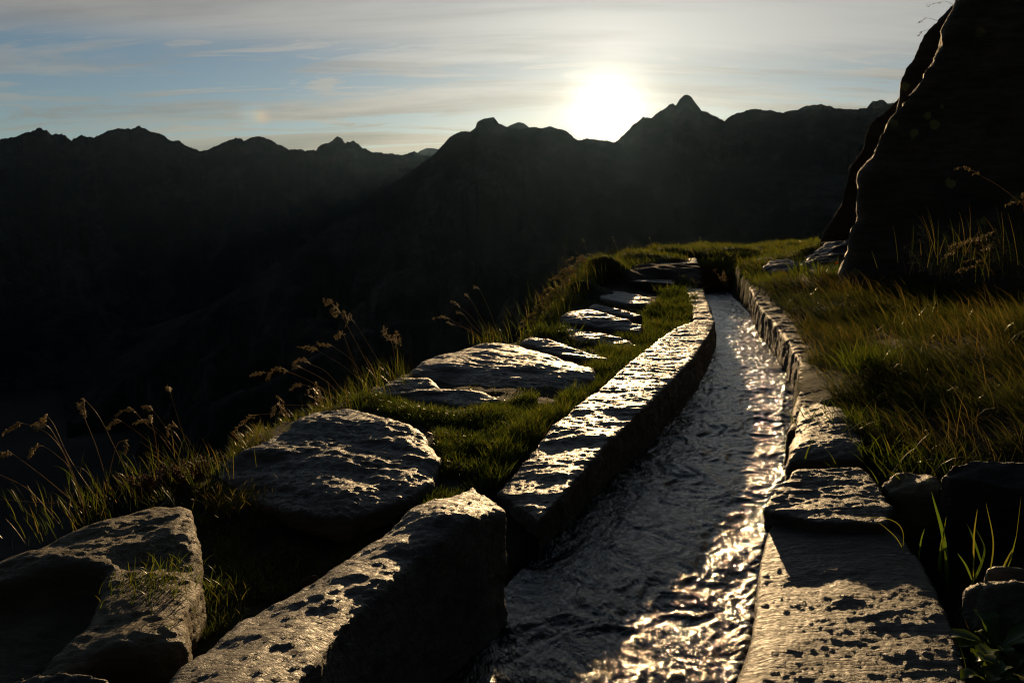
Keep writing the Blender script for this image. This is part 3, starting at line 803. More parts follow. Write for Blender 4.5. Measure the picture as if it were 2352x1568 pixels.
ridge('distant_peak', [(1120, 340), (1150, 300), (1172, 288), (1190, 281), (1203, 283), (1214, 292), (1240, 320), (1270, 350)], 5200, 0.8, -300, 0.8, 6.0, rows=20, npts=160)
CM = [(150, 940), (260, 860), (380, 770), (500, 690), (600, 628), (700, 562), (780, 500), (850, 452), (920, 408), (975, 372), (1005, 348), (1030, 318), (1050, 305), (1070, 301), (1080, 303), (1092, 293),
      (1096, 280), (1112, 273), (1135, 270), (1146, 285), (1168, 292), (1190, 298), (1225, 292), (1250, 295), (1263, 290), (1290, 298), (1300, 301), (1318, 316), (1330, 323), (1360, 318), (1400, 326), (1450, 334), (1520, 350),
      (1700, 380), (1900, 400), (2300, 420)]
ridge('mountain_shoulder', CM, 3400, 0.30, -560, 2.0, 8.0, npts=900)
RM = [(1300, 420), (1380, 350), (1425, 318), (1450, 293), (1478, 268), (1497, 272), (1520, 252), (1545, 238), (1552, 243), (1562, 228), (1576, 218), (1588, 222), (1600, 240), (1612, 254), (1632, 262), (1650, 270), (1663, 279),
      (1680, 265), (1700, 259), (1722, 251), (1750, 253), (1775, 254), (1800, 259), (1812, 254), (1835, 253), (1850, 244), (1885, 240), (1910, 246), (1935, 250), (1957, 250), (1990, 250), (2000, 237), (2015, 231),
      (2028, 231), (2040, 238), (2055, 234), (2150, 225), (2400, 230), (2800, 200)]
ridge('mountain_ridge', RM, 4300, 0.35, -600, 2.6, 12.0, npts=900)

# ------------------------------------------------------------------ vegetation
from mathutils.bvhtree import BVHTree
def rock_tree():
    V, Fc, off = [], [], 0
    for o in ROCKS:
        me = o.data
        co = np.empty(len(me.vertices) * 3); me.vertices.foreach_get('co', co)
        co = co.reshape(-1, 3) + np.array(o.location)
        V.append(co)
        fv = np.empty(len(me.loops), dtype=np.int64); me.loops.foreach_get('vertex_index', fv)
        Fc.append(fv.reshape(-1, 4) + off)          # voxel remesh gives quads
        off += len(co)
    V = np.concatenate(V); Fc = np.concatenate(Fc)
    return BVHTree.FromPolygons(V.tolist(), Fc.tolist())
TREE = rock_tree()
DOWN = Vector((0, 0, -1))
def top_z(x, y, zg):
    """height of the top-most stone or ground, and whether it is stone"""
    z = np.array(zg, float); st = np.zeros(len(z), bool)
    for i in range(len(z)):
        h = TREE.ray_cast(Vector((x[i], y[i], zg[i] + 1.2)), DOWN, 1.2)
        if h[0] is not None and h[0].z > zg[i] + 0.004:
            z[i] = h[0].z; st[i] = True
    return z, st

def blade_mesh(name, root, length, az, lean, droop, width, mat, tint, nseg=4, parent=None, origin=None, twist=None):
    """curved tapering blades; az heading of the lean, lean start angle from vertical, droop extra angle at the tip"""
    N = len(root)
    t = np.linspace(0, 1, nseg + 1)
    L = nseg + 1
    P = np.zeros((N, L, 3)); P[:, 0] = root
    seg = (length / nseg)
    for k in range(1, L):
        a = lean + droop * ((k - 0.5) / nseg) ** 1.3
        d = np.stack([np.sin(a) * np.sin(az), np.sin(a) * np.cos(az), np.cos(a)], -1)
        P[:, k] = P[:, k - 1] + d * seg[:, None]
    tw = az + math.pi / 2 if twist is None else az + twist
    side = np.stack([np.sin(tw), np.cos(tw), 0 * tw], -1)
    wd = np.array([0.75 + 0.5 * math.sin(math.pi * min(1, x * 1.3)) if x < 1 else 0 for x in t]) * np.clip(1.25 - t * 1.15, 0, 1) ** 0.5
    W = width[:, None] * wd[None, :] * 0.5
    A = P - side[:, None, :] * W[..., None]; B = P + side[:, None, :] * W[..., None]
    # vertices: 2 per level, 1 tip
    co = np.zeros((N, 2 * nseg + 1, 3))
    co[:, 0:2 * nseg:2] = A[:, :nseg]; co[:, 1:2 * nseg:2] = B[:, :nseg]; co[:, 2 * nseg] = P[:, nseg]
    nv = 2 * nseg + 1
    base = np.arange(N)[:, None] * nv
    fl = []
    q = []
    for k in range(nseg - 1):
        q += [2 * k, 2 * k + 1, 2 * k + 3, 2 * k + 2]
    q += [2 * nseg - 2, 2 * nseg - 1, 2 * nseg]
    q = np.array(q)
    faces = (base + q[None, :]).ravel()
    tot = np.tile(np.array([4] * (nseg - 1) + [3]), N)
    start = np.concatenate([[0], np.cumsum(tot)[:-1]])
    co = co.reshape(-1, 3)
    if origin is not None: co = co - np.array(origin)
    return mesh_np(name, co, faces, start, tot, mat, parent=parent, attr=np.repeat(tint, nv))

def scatter(polys, n, ylo, yhi, xlo, xhi, power=1.3, on_stone=None):
    """points in the plan whose picture position falls in the polygons; denser close by"""
    out = []
    tot = 0
    guard = 0
    while tot < n and guard < 60:
        guard += 1
        m = 60000
        u = rng.random(m)
        if abs(power - 1) < 1e-6: power = 1.0001
        y = (ylo ** (1 - power) + u * (yhi ** (1 - power) - ylo ** (1 - power))) ** (1 / (1 - power))
        x = xlo + (xhi - xlo) * rng.random(m)
        z = ground(x, y)
        px, py = proj(np.stack([x, y, z], -1))
        ok = np.zeros(m, bool)
        for p in polys: ok |= inpoly(px, py, p)
        x, y, z = x[ok], y[ok], z[ok]
        if len(x) == 0: continue
        if len(x) > n - tot: x, y, z = x[:n - tot], y[:n - tot], z[:n - tot]
        zt, st = top_z(x, y, z)
        if on_stone is None: keep = ~st
        else: keep = (~st) | ((zt - z < on_stone))
        out.append(np.stack([x, y, np.where(keep, zt, z)], -1)[keep])
        tot += keep.sum()
    return np.concatenate(out)

def clumpy(p, scale, lo, seed=0):
    n = fbm(np.stack([p[:, 0] * scale, p[:, 1] * scale, 0 * p[:, 0] + seed], -1), 3)
    return n, n > lo

U = lambda a, b, n: a + (b - a) * rng.random(n)

# fine turf: beside the lining, between the path stones, over the mounds at the far end
def turf(name, polys, n, ylo, yhi, xlo, xhi, lmin, lmax, wid, tint, mat=None, on=None, lo=-0.35, sc=6, az0=None, lean=(0.1, 0.7), power=1.4, droop=(0.2, 1.1)):
    p = scatter(polys, n, ylo, yhi, xlo, xhi, power, on)
    cn, k = clumpy(p, sc, lo, len(name))
    p, cn = p[k], cn[k]
    m = len(p)
    ln = U(lmin, lmax, m) * (0.75 + 0.5 * np.clip(cn + 0.4, 0, 1.2))
    az = U(0, 2 * math.pi, m) if az0 is None else az0 + rng.normal(0, 0.75, m)
    tn = np.clip(tint + 0.22 * cn + rng.normal(0, 0.2, m), 0, 1)
    wd = U(0.7, 1.3, m) * wid * (0.6 + 0.16 * p[:, 1])
    p[:, 2] -= 0.004
    o = blade_mesh(name, p, ln, az, U(*lean, m), U(*droop, m), wd, mat or M_TURF, tn, nseg=3, twist=U(0, 3.14, m))
    tag(o, kind='stuff')
    return o

turf('short_grass', [[(1130, 1130), (1080, 1090), (1170, 1000), (1270, 930), (1330, 880), (1380, 800), (1460, 740), (1520, 680), (1570, 640), (1600, 660), (1605, 735), (1530, 790), (1440, 850), (1340, 930), (1255, 1010), (1200, 1070)]],
     16000, 1.7, 8, -0.4, 2, 0.02, 0.075, 0.0022, 0.35, lean=(0.0, 0.5))
turf('mossy_grass', [[(800, 900), (860, 905), (960, 935), (1060, 950), (1140, 930), (1230, 900), (1240, 960), (1160, 1040), (1140, 1120), (1000, 1180), (900, 1200), (960, 1130), (1010, 1080), (1000, 990), (900, 955), (810, 930)]],
     15000, 1.5, 4.5, -1.0, 0.4, 0.015, 0.04, 0.0022, 0.3, lo=-0.5)
turf('mossy_grass', [[(1180, 790), (1250, 730), (1300, 690), (1400, 690), (1520, 720), (1500, 790), (1400, 840), (1340, 870), (1200, 800)]],
     12000, 3.2, 7.5, -0.2, 1.6, 0.015, 0.045, 0.0020, 0.5, lo=-0.45, on=0.012)
turf('mound_grass', [[(1230, 760), (1270, 660), (1330, 590), (1400, 560), (1500, 545), (1700, 545), (1880, 545), (1900, 600), (1760, 660), (1690, 690), (1640, 640), (1600, 600), (1480, 606), (1400, 640), (1330, 700)]],
     26000, 5.5, 13, -0.2, 6, 0.03, 0.09, 0.0020, 0.45, lo=-0.5, sc=3, power=1.0, az0=-1.2)
turf('hollow_grass', [[(430, 1110), (560, 1120), (640, 1200), (900, 1200), (1000, 1180), (930, 1240), (760, 1310), (600, 1400), (540, 1440), (420, 1500), (380, 1568), (250, 1568), (400, 1420), (520, 1330), (450, 1200)]],
     12000, 0.75, 3, -1.4, 0.2, 0.01, 0.035, 0.0011, 0.45, lo=-0.05, sc=8)
turf('edge_grass', [[(60, 1260), (180, 1200), (330, 1150), (440, 1100), (470, 1060), (600, 980), (800, 900), (830, 930), (640, 1010), (480, 1100), (330, 1170), (150, 1250)]],
     2000, 1.2, 3.6, -1.9, 0, 0.02, 0.06, 0.0014, 0.5, lo=-0.1, az0=-0.9)
# long meadow grass combed over by wind
MP = [(1820, 640), (1960, 640), (2400, 660), (2460, 1120), (2150, 1090), (2010, 1080), (1930, 930), (1872, 865), (1838, 770), (1745, 655)]
turf('meadow_grass', [MP], 46000, 1.5, 7.5, 0.7, 6, 0.05, 0.15, 0.0018, 0.34, M_MEADOW, on=0.03, lo=-0.2, sc=4.4, az0=-1.9, lean=(0.2, 1.1), droop=(0.6, 1.6), power=1.2)
turf('dry_meadow_grass', [MP], 7000, 1.5, 7.5, 0.7, 6, 0.09, 0.20, 0.0013, 0.8, M_MEADOW, on=0.03, lo=0.05, sc=1.8, az0=-1.7, lean=(0.1, 0.7), droop=(0.4, 1.5), power=1.2)
turf('ledge_grass', [[(2060, 1100), (2160, 1060), (2400, 1500), (2400, 1600), (2200, 1600), (2230, 1480), (2150, 1330)]], 2500, 0.9, 2.4, 0.7, 2.4, 0.03, 0.09, 0.0018, 0.3, M_MEADOW, lo=0.0, sc=6)

turf('moss_and_short_grass', [MP, [(1180, 800), (1400, 690), (1560, 690), (1500, 800), (1380, 880), (1290, 960), (1180, 1040), (1080, 1110), (900, 1190), (800, 1230), (900, 950), (1100, 880)]],
     22000, 1.3, 8, -1.0, 6, 0.008, 0.022, 0.0028, 0.55, lo=-0.9, on=0.004, lean=(0.0, 1.1), power=1.2)

def bez(P, n):
    P = np.array(P, float)
    if len(P) == 2: P = np.array([P[0], (P[0] + P[1]) / 2, P[1]])
    # Catmull-Rom through the points
    Q = np.concatenate([[2 * P[0] - P[1]], P, [2 * P[-1] - P[-2]]])
    out = []
    m = len(P) - 1
    for i in range(m):
        a, b, c, d = Q[i:i + 4]
        for t in np.linspace(0, 1, max(2, n // m), endpoint=(i == m - 1)):
            out.append(0.5 * (2 * b + (c - a) * t + (2 * a - 5 * b + 4 * c - d) * t * t + (3 * b - a - 3 * c + d) * t ** 3))
    return np.array(out)

def tube_arrays(path, r0, r1, sides=4):
    n = len(path)
    T = np.gradient(path, axis=0); T /= np.linalg.norm(T, axis=1)[:, None] + 1e-12
    up = np.array([0.3, 0.9, 0.1])
    A = np.cross(T, up); A /= np.linalg.norm(A, axis=1)[:, None] + 1e-12
    B = np.cross(T, A)
    r = np.linspace(r0, r1, n)[:, None]
    co = np.concatenate([path + r * (math.cos(th) * A + math.sin(th) * B) for th in np.arange(sides) * 2 * math.pi / sides])
    q = []
    for k in range(sides):
        k2 = (k + 1) % sides
        for i in range(n - 1):
            q.append([k * n + i, k2 * n + i, k2 * n + i + 1, k * n + i + 1])
    return co, np.array(q)

class Acc:
    def __init__(s): s.v = []; s.f = []; s.n = 0; s.t = []
    def add(s, co, q, tint=0.5):
        s.v.append(co); s.f += [tuple(int(a) + s.n for a in f) for f in q]; s.n += len(co); s.t.append(np.full(len(co), tint))
    def build(s, name, mat, parent=None, origin=None, smooth=True):
        co = np.concatenate(s.v)
        if origin is not None: co = co - np.array(origin)
        tot = np.array([len(f) for f in s.f]); st = np.concatenate([[0], np.cumsum(tot)[:-1]])
        return mesh_np(name, co, np.concatenate([np.array(f) for f in s.f]), st, tot, mat, smooth, parent, attr=np.concatenate(s.t))

def spikelet(acc, p, d, ln, w, tint):
    d = d / (np.linalg.norm(d) + 1e-9)
    a = np.cross(d, [0.2, 0.9, 0.3]); a /= np.linalg.norm(a) + 1e-9
    b = np.cross(d, a)
    m = p + d * ln * 0.42
    co = np.array([p, m + a * w, m + b * w, m - a * w, m - b * w, p + d * ln])
    acc.add(co, [(0, 1, 2), (0, 2, 3), (0, 3, 4), (0, 4, 1), (5, 2, 1), (5, 3, 2), (5, 4, 3), (5, 1, 4)], tint)

def seed_head(parent, path, origin, scale, openness=0.35, dens=26):
    """a grass panicle: an axis, short side branches, and spikelets"""
    acc = Acc()
    co, q = tube_arrays(path, 0.0006 * scale, 0.0003 * scale, 3); acc.add(co, q, 0.4)
    L = np.linalg.norm(np.diff(path, axis=0), axis=1).sum()
    n = len(path)
    for k in range(dens):
        u = rng.random() ** 0.9
        i = min(n - 2, int(u * (n - 1)))
        p = path[i] + (path[i + 1] - path[i]) * (u * (n - 1) - i)
        ax = path[i + 1] - path[i]; ax /= np.linalg.norm(ax) + 1e-9
        rd = rng.normal(size=3); rd -= ax * rd.dot(ax); rd /= np.linalg.norm(rd) + 1e-9
        d = ax * (1 - openness) + rd * openness * 1.2 + np.array([0, 0, -0.25])
        bl = L * openness * (0.15 + 0.55 * rng.random()) * (1 - 0.6 * u)
        e = p + d * bl
        co, q = tube_arrays(np.array([p, (p + e) / 2 + rd * bl * .08, e]), 0.0004 * scale, 0.0003 * scale, 3); acc.add(co, q, 0.4)
        for j in range(2):
            spikelet(acc, e - d * bl * 0.3 * j, d + rng.normal(size=3) * 0.35, 0.0062 * scale * (0.7 + 0.6 * rng.random()), 0.0012 * scale, float(np.clip(rng.normal(0.5, 0.25), 0, 1)))
    return acc.build('seed_head', M_SEED, parent, origin)

def tuft(name, stalks, Y, label, cat, group, conv, base_blades=60, blen=(0.05, 0.14), r=0.0009, hs=1.0, spread=0.05, yj=0.06, open_=0.35, dens=26, baz=-1.2, mat=M_STRAW, bmat=None):
    """stalks: list of (points to the head, points of the head); conv turns traced points into picture points"""
    b0 = np.mean([aty(*conv(*s[0][0]), Y) for s in stalks], 0)
    zb = float(min(aty(*conv(*s[0][0]), Y)[2] for s in stalks))
    root = bpy.data.objects.new(name, None); link(root); root.empty_display_size = 0.05
    org = np.array([b0[0], b0[1], zb]); root.location = [float(v) for v in org]
    tag(root, label, cat, group)
    for sp, hp in stalks:
        y0 = Y + rng.normal(0, yj * 0.4); dy = rng.normal(0, yj)
        allp = list(sp) + list(hp)
        W = []
        for i, (a, b) in enumerate(allp):
            W.append(aty(*conv(a, b), y0 + dy * i / max(1, len(allp) - 1)))
        W = np.array(W)
        ns = len(sp)
        full = bez(W, 9 * (len(W) - 1))
        per = max(2, (9 * (len(W) - 1)) // (len(W) - 1))
        cut = per * (ns - 1) + 1
        co, q = tube_arrays(full[:cut + 1], r, r * 0.55, 4)
        acc = Acc(); acc.add(co, q, float(np.clip(rng.normal(0.45, 0.3), 0, 1)))
        st = acc.build('stalk', mat, root, org)
        if hp:
            seed_head(st, full[cut - 1:], org, hs, open_, dens)
    if base_blades:
        n = base_blades
        pts = np.array([aty(*conv(*s[0][0]), Y) for s in stalks])
        ii = rng.integers(0, len(pts), n)
        rt = pts[ii] + rng.normal(0, spread, (n, 3)) * np.array([1, 1, 0.1]); rt[:, 2] -= 0.01
        blade_mesh('leaf_blades', rt, U(*blen, n), baz + rng.normal(0, 0.9, n), U(0.0, 0.5, n), U(0.1, 1.0, n), U(0.7, 1.4, n) * 0.0012 * (0.5 + .3 * Y), bmat or M_TURF,
                   np.clip(rng.normal(0.5, 0.3, n), 0, 1), nseg=4, parent=root, origin=org, twist=U(0, 3.14, n))
    return root

cA = lambda a, b: (a * .2668, 836.6 + b * .2668)
cB = lambda a, b: (537.8 + a * .3049, 657.4 + b * .3049)
cR = lambda a, b: (1874 + a * .343, 179.3 + b * .343)
cF = lambda a, b: (1015.9 + a * .2795, 537.8 + b * .2795)
cD = lambda a, b: (a, b)
GT = 'seeding grass tufts along the edge of the path'
tuft('grass_tuft', [([(510, 1370), (250, 1080), (-60, 920)], []), ([(720, 1260), (400, 985), (110, 770)], [(60, 765), (0, 785)]),
     ([(720, 1230), (600, 900), (500, 790), (375, 704)], [(310, 710), (270, 745), (255, 805)]), ([(710, 1190), (560, 790), (430, 610), (290, 535), (200, 508)], [(150, 515), (90, 550), (40, 590)]),
     ([(850, 1180), (600, 810), (470, 530), (400, 440)], [(380, 440), (355, 490), (285, 515)]), ([(770, 1340), (640, 960), (540, 740), (440, 560), (385, 522)], [(350, 525), (310, 555)]),
     ([(930, 1040), (830, 710), (725, 450)], [(715, 400), (680, 340)]), ([(1110, 970), (1000, 740), (860, 460), (740, 315)], [(715, 335), (725, 400), (735, 445)]),
     ([(905, 1190), (940, 960), (1000, 710), (1050, 660)], [(1075, 665), (1085, 710), (1075, 750)]), ([(860, 1290), (700, 1190), (400, 1190), (0, 1160)], [])], 1.72,
     'tall arching seeding grass tuft on the tan boulder rim, farthest left', 'grass tuft', GT, cA, base_blades=260, blen=(.02, .075), spread=.07, hs=1.25, dens=34, open_=.28)
tuft('grass_tuft', [([(1490, 850), (1230, 620), (1050, 492)], [(1000, 488), (960, 510), (935, 540)]), ([(1580, 920), (1400, 640), (1260, 515), (1170, 415)], [(1120, 385), (1060, 395), (1010, 430)]),
     ([(1670, 940), (1560, 760), (1430, 545), (1315, 395)], [(1290, 375), (1230, 362)]), ([(1610, 920), (1450, 660), (1310, 515)], [(1280, 480), (1220, 478), (1155, 505)]),
     ([(1700, 930), (1570, 580), (1465, 235)], [(1455, 215), (1445, 198)]), ([(1755, 900), (1650, 690), (1530, 540)], [(1490, 518), (1450, 540), (1445, 605)]),
     ([(1370, 930), (1340, 640), (1305, 500)], [(1300, 480), (1295, 455)]), ([(1580, 940), (1400, 800), (1210, 665)], [])], 1.95,
     'dense seeding grass tuft against the big grey boulder beside the heather', 'grass tuft', GT, cA, base_blades=90, blen=(.03, .09), spread=.05, hs=1.3, dens=34, open_=.28)
tuft('grass_tuft', [([(1040, 790), (900, 570), (740, 450)], [(700, 440), (640, 428)]), ([(1030, 790), (850, 620), (640, 490)], [(600, 468), (550, 455), (490, 455)]),
     ([(870, 850), (700, 650), (575, 585)], [(530, 550), (480, 550), (445, 590)]), ([(850, 900), (620, 740), (410, 640)], [(350, 615), (290, 635), (250, 690)]),
     ([(840, 910), (600, 730), (380, 640), (240, 650)], [(190, 650), (130, 665)]), ([(860, 890), (700, 720), (510, 615)], [(470, 600), (440, 625)]),
     ([(850, 900), (700, 800), (520, 740)], [(470, 740), (430, 775)]), ([(850, 930), (600, 900), (330, 895)], [(300, 920), (285, 970)]), ([(640, 990), (400, 960), (190, 965)], [(110, 985), (50, 1030), (5, 1085)])], 2.8,
     'wide leaning seeding grass tuft rooted in the mossy strip above the grey boulder', 'grass tuft', GT, cB, base_blades=120, blen=(.05, .12), spread=.04, hs=1.45, dens=30)
tuft('grass_tuft', [([(1095, 760), (960, 500), (800, 200)], [(760, 150), (720, 120), (675, 105)]), ([(1185, 715), (1050, 500), (905, 270)], [(860, 255), (830, 205), (770, 195)]),
     ([(985, 800), (900, 560), (825, 370)], [(800, 345), (765, 385)]), ([(1225, 700), (1215, 560), (1190, 430)], [(1160, 370), (1125, 310)]),
     ([(1275, 680), (1240, 540), (1225, 440)], [(1225, 400), (1222, 345)]), ([(1000, 800), (900, 600), (830, 370)], [])], 3.1,
     'tallest upright seeding grass tuft, rooted behind the wavy path stone', 'grass tuft', GT, cB, base_blades=90, blen=(.05, .14), spread=.04, hs=1.5, dens=20, open_=.6)
tuft('grass_tuft', [([(1885, 440), (1740, 315), (1620, 245)], [(1560, 228), (1500, 240)]), ([(1905, 430), (1780, 330), (1660, 290)], [(1610, 268)]), ([(1925, 420), (1800, 245), (1700, 155)], [(1660, 120), (1630, 112)]),
     ([(1930, 415), (1800, 300), (1730, 215)], [(1700, 200), (1680, 195)]), ([(1995, 365), (1910, 150), (1850, 25)], [(1825, 5), (1795, 0)]), ([(1945, 390), (1840, 200), (1775, 95)], [(1755, 65), (1735, 58)]),
     ([(2065, 430), (1990, 380), (1920, 350)], [(1900, 345)])], 4.35,
     'sparse seeding grass tuft on the outer corner of the widest path slab', 'grass tuft', GT, cB, base_blades=60, blen=(.05, .12), spread=.05, hs=1.7, dens=16)
for k, (bx0, by0, bx1, by1, Yk, nk, lab) in enumerate((
        (820, 830, 960, 640, 5.2, 12, 'feathery seeding grass tuft, lowest on the far edge of the path'),
        (960, 640, 1080, 500, 5.9, 15, 'feathery seeding grass tuft in the middle of the far path edge'),
        (1080, 500, 1180, 370, 6.6, 15, 'feathery seeding grass tuft against the shaded side of the turf mound'),
        (1180, 370, 1330, 250, 7.4, 9, 'feathery seeding grass tuft, highest one beside the turf mound crest'))):
    sts = []
    for i in range(nk):
        u = rng.random()
        b = np.array([bx0 + (bx1 - bx0) * u, by0 + (by1 - by0) * u]) + rng.normal(0, 14, 2)
        ln = rng.uniform(90, 210); a = rng.uniform(0.55, 1.25)
        d = np.array([-math.cos(a), -math.sin(a)])
        m = b + d * ln * 0.55 + np.array([0, -8]); t = b + d * ln * 0.85 + np.array([-12, 6])
        hd = [tuple(t + np.array([-26, 4 + 10 * rng.random()])), tuple(t + np.array([-54 - 14 * rng.random(), 22 + 16 * rng.random()]))]
        sts.append(([tuple(b), tuple(m), tuple(t)], hd))
    tuft('grass_tuft', sts, Yk, lab, 'grass tuft', GT, cF, base_blades=160, blen=(.08, .2), spread=.09, hs=2.1, dens=26, open_=.4, yj=.12, r=.0012)
tuft('grass_tuft', [([(1180, 120), (1165, 70)], [(1160, 60), (1150, 30)]), ([(1440, 130), (1415, 60)], [(1410, 50), (1400, 20)]), ([(1730, 120), (1710, 50)], [(1700, 25)]), ([(1950, 110), (1945, 90)], [(1940, 75)]),
     ([(1340, 190), (1280, 205), (1230, 170)], [(1200, 160)]), ([(2130, 100), (2118, 40)], [(2115, 20)]), ([(2060, 130), (2020, 100)], [(2000, 95)])], 9.2,
     'scattered wiry seeding grass on the far turf skyline under the sun', 'grass tuft', GT, cF, base_blades=40, blen=(.05, .1), spread=.4, hs=2.4, dens=8, r=.0016)
GM = 'dry grass clumps in front of the rock outcrop'
tuft('grass_clump', [([(1500, 935), (1250, 740), (1110, 657)], [(1060, 625), (1000, 600), (930, 604)]), ([(1500, 850), (1400, 826)], [(1330, 830), (1262, 850)]), ([(1394, 900), (1388, 800)], [(1386, 775)])], 3.6,
     'lone long straw stalks reaching in from the right edge before the outcrop', 'grass clump', GM, cR, base_blades=0, hs=1.6, dens=22, r=.0012)
tuft('grass_clump', [([(860, 1290), (800, 1130), (735, 1040)], [(710, 1000), (690, 990)]), ([(850, 1300), (790, 1160), (720, 1100)], [(680, 1090), (620, 1115), (595, 1130)]), ([(870, 1280), (840, 1150), (760, 1070)], [(720, 1050), (680, 1040)]),
     ([(850, 1290), (780, 1200), (700, 1185)], [(640, 1190)]), ([(845, 1230), (840, 1215)], [(838, 1195)]), ([(900, 1290), (890, 1150), (875, 1060)], [(875, 1035)]), ([(860, 1320), (780, 1240), (700, 1235)], [(620, 1235)]),
     ([(880, 1310), (810, 1180), (745, 1110)], [(720, 1090), (700, 1085)]), ([(900, 1300), (830, 1140), (770, 1090)], [(740, 1065), (720, 1050)])], 5.0,
     'sunlit bent dry grass clump glowing before the base of the outcrop', 'grass clump', GM, cR, base_blades=120, blen=(.1, .25), spread=.1, hs=2.0, dens=30, yj=.1, mat=M_STRAW, bmat=M_STRAW)
for lab, x0, x1, y0_, y1_, Yk, nk in (('dry grass clump fanning left from the right edge, below the lone stalks', 1150, 1500, 1150, 1330, 3.9, 24),
                                      ('low dry grass clump between the glowing clump and the right edge clump', 950, 1250, 1250, 1400, 4.5, 18)):
    sts = []
    for i in range(nk):
        b = np.array([rng.uniform(x0, x1), rng.uniform(y0_, y1_)]); ln = rng.uniform(150, 330); a = rng.uniform(0.25, 1.0)
        d = np.array([-math.cos(a), -math.sin(a)]); m = b + d * ln * .5; t = b + d * ln * 0.9 + np.array([-10, 20])
        sts.append(([tuple(b), tuple(m + np.array([0, -15])), tuple(t)], [tuple(t + np.array([-40, 8])), tuple(t + np.array([-80, 26]))]))
    tuft('grass_clump', sts, Yk, lab, 'grass clump', GM, cR, base_blades=200, blen=(.12, .28), spread=.16, hs=1.8, dens=14, yj=.2, r=.001, baz=-1.8, bmat=M_MEADOW)
tuft('grass_clump', [([(2195, 14), (2170, 3)], [(2150, 8), (2130, 12)]), ([(2200, 10), (2180, -10)], [(2150, -2)]), ([(2155, 48), (2130, 42)], [(2115, 48), (2104, 56)]), ([(2140, 68), (2120, 72)], [(2108, 82)])], 8.6,
     'wispy grass sprouting from the top of the rock knob against the sky', 'grass clump', None, cD, base_blades=0, hs=2.2, dens=10, r=.002)

# short isolated tufts on the boulder and in the hollow
def small_tuft(px, py, z, n, blen, label, wid=.0014, tint=.45, group='small grass tufts between the stones', baz=0.0, spread=.03, mat=None):
    o = at(px, py, z); zz, _ = top_z(np.array([o[0]]), np.array([o[1]]), ground(np.array([o[0]]), np.array([o[1]])))
    root = bpy.data.objects.new('grass_tuft', None); link(root); org = np.array([o[0], o[1], float(zz[0])]); root.location = [float(v) for v in org]
    tag(root, label, 'grass tuft', group)
    rt = org + rng.normal(0, spread, (n, 3)) * np.array([1, 1, 0.05])
    blade_mesh('leaf_blades', rt, U(*blen, n), U(0, 6.28, n) if baz is None else baz + rng.normal(0, 1.2, n), U(0.05, 0.7, n), U(0.2, 1.2, n), U(.7, 1.3, n) * wid, mat or M_TURF,
               np.clip(rng.normal(tint, 0.2, n), 0, 1), nseg=4, parent=root, origin=org, twist=U(0, 3.14, n))
small_tuft(492, 1425, .0, 220, (.02, .055), 'bright fine grass tuft between the tan boulder and the near coping stone', baz=None)
small_tuft(570, 1370, .0, 120, (.015, .04), 'thin dull grass tuft just right of the bright one in the hollow', baz=None, spread=.025)
small_tuft(375, 1510, .0, 260, (.02, .045), 'bushy grass tuft at the foot of the near coping stone, lowest in the hollow', baz=None, spread=.04)
small_tuft(540, 1185, .05, 380, (.03, .065), 'reddish grass tuft spilling over the lower left side of the big grey boulder', tint=.85, baz=None, spread=.045)
small_tuft(1545, 690, .12, 260, (.06, .15), 'bright upright grass tuft against the outer side of the brownish coping slab', tint=.25, baz=None, spread=.06, wid=.004)
small_tuft(1265, 770, .12, 300, (.05, .12), 'dense green grass tuft at the left end of the wavy low path stone', tint=.3, baz=None, spread=.07, wid=.004)
small_tuft(2010, 870, .18, 380, (.07, .16), 'pale green grass tuft left of the flat dark rock in the meadow', tint=.35, baz=-1.5, spread=.06, wid=.0035)
small_tuft(1960, 980, .14, 300, (.05, .12), 'lush grass tuft hanging over the rounded lining stone', tint=.3, baz=-1.5, spread=.06, wid=.003)
small_tuft(2150, 1030, .18, 520, (.06, .14), 'thick grass tuft above the gap between the small tan block and squared block', tint=.4, baz=None, spread=.09, wid=.003)
small_tuft(1720, 640, .28, 240, (.06, .14), 'grass tuft drooping into the channel end above the curved slab', tint=.4, baz=3.6, spread=.08, wid=.005)
small_tuft(1900, 650, .28, 260, (.10, .22), 'green grass tuft at the sunlit foot of the outcrop by the yellow flower', tint=.2, baz=-.5, spread=.12, wid=.005)
small_tuft(2170, 720, .33, 300, (.08, .2), 'wind combed grass tuft in front of the darkest part of the outcrop', tint=.5, baz=-1.6, spread=.12, wid=.004, mat=M_MEADOW)

small_tuft(1650, 660, float(aty(1650, 660, 9.25)[2]), 220, (.06, .15), 'grass tuft overhanging the very end of the channel from the turf bank', tint=.5, baz=3.3, spread=.10, wid=.005)
small_tuft(1690, 660, float(aty(1690, 660, 8.9)[2]), 200, (.06, .13), 'dark grass tuft on the bank corner where the channel disappears', tint=.45, baz=3.9, spread=.08, wid=.005)
small_tuft(1622, 660, float(aty(1622, 660, 9.3)[2]), 160, (.06, .14), 'short grass tuft on the turf bank lip, left above the channel end', tint=.45, baz=3.2, spread=.12, wid=.005)
small_tuft(1670, 660, float(aty(1670, 660, 9.45)[2]), 160, (.06, .14), 'short grass tuft on the turf bank lip, right above the channel end', tint=.35, baz=3.2, spread=.12, wid=.005)
bp_ = np.array([aty(x_, 640, y_) for x_, y_ in zip(U(1600, 1730, 900), U(8.75, 9.6, 900))])
zt_, st_ = top_z(bp_[:, 0], bp_[:, 1], ground(bp_[:, 0], bp_[:, 1])); bp_[:, 2] = zt_
bn_ = zt_ > 0.06; bp_ = bp_[bn_]; m_ = len(bp_)
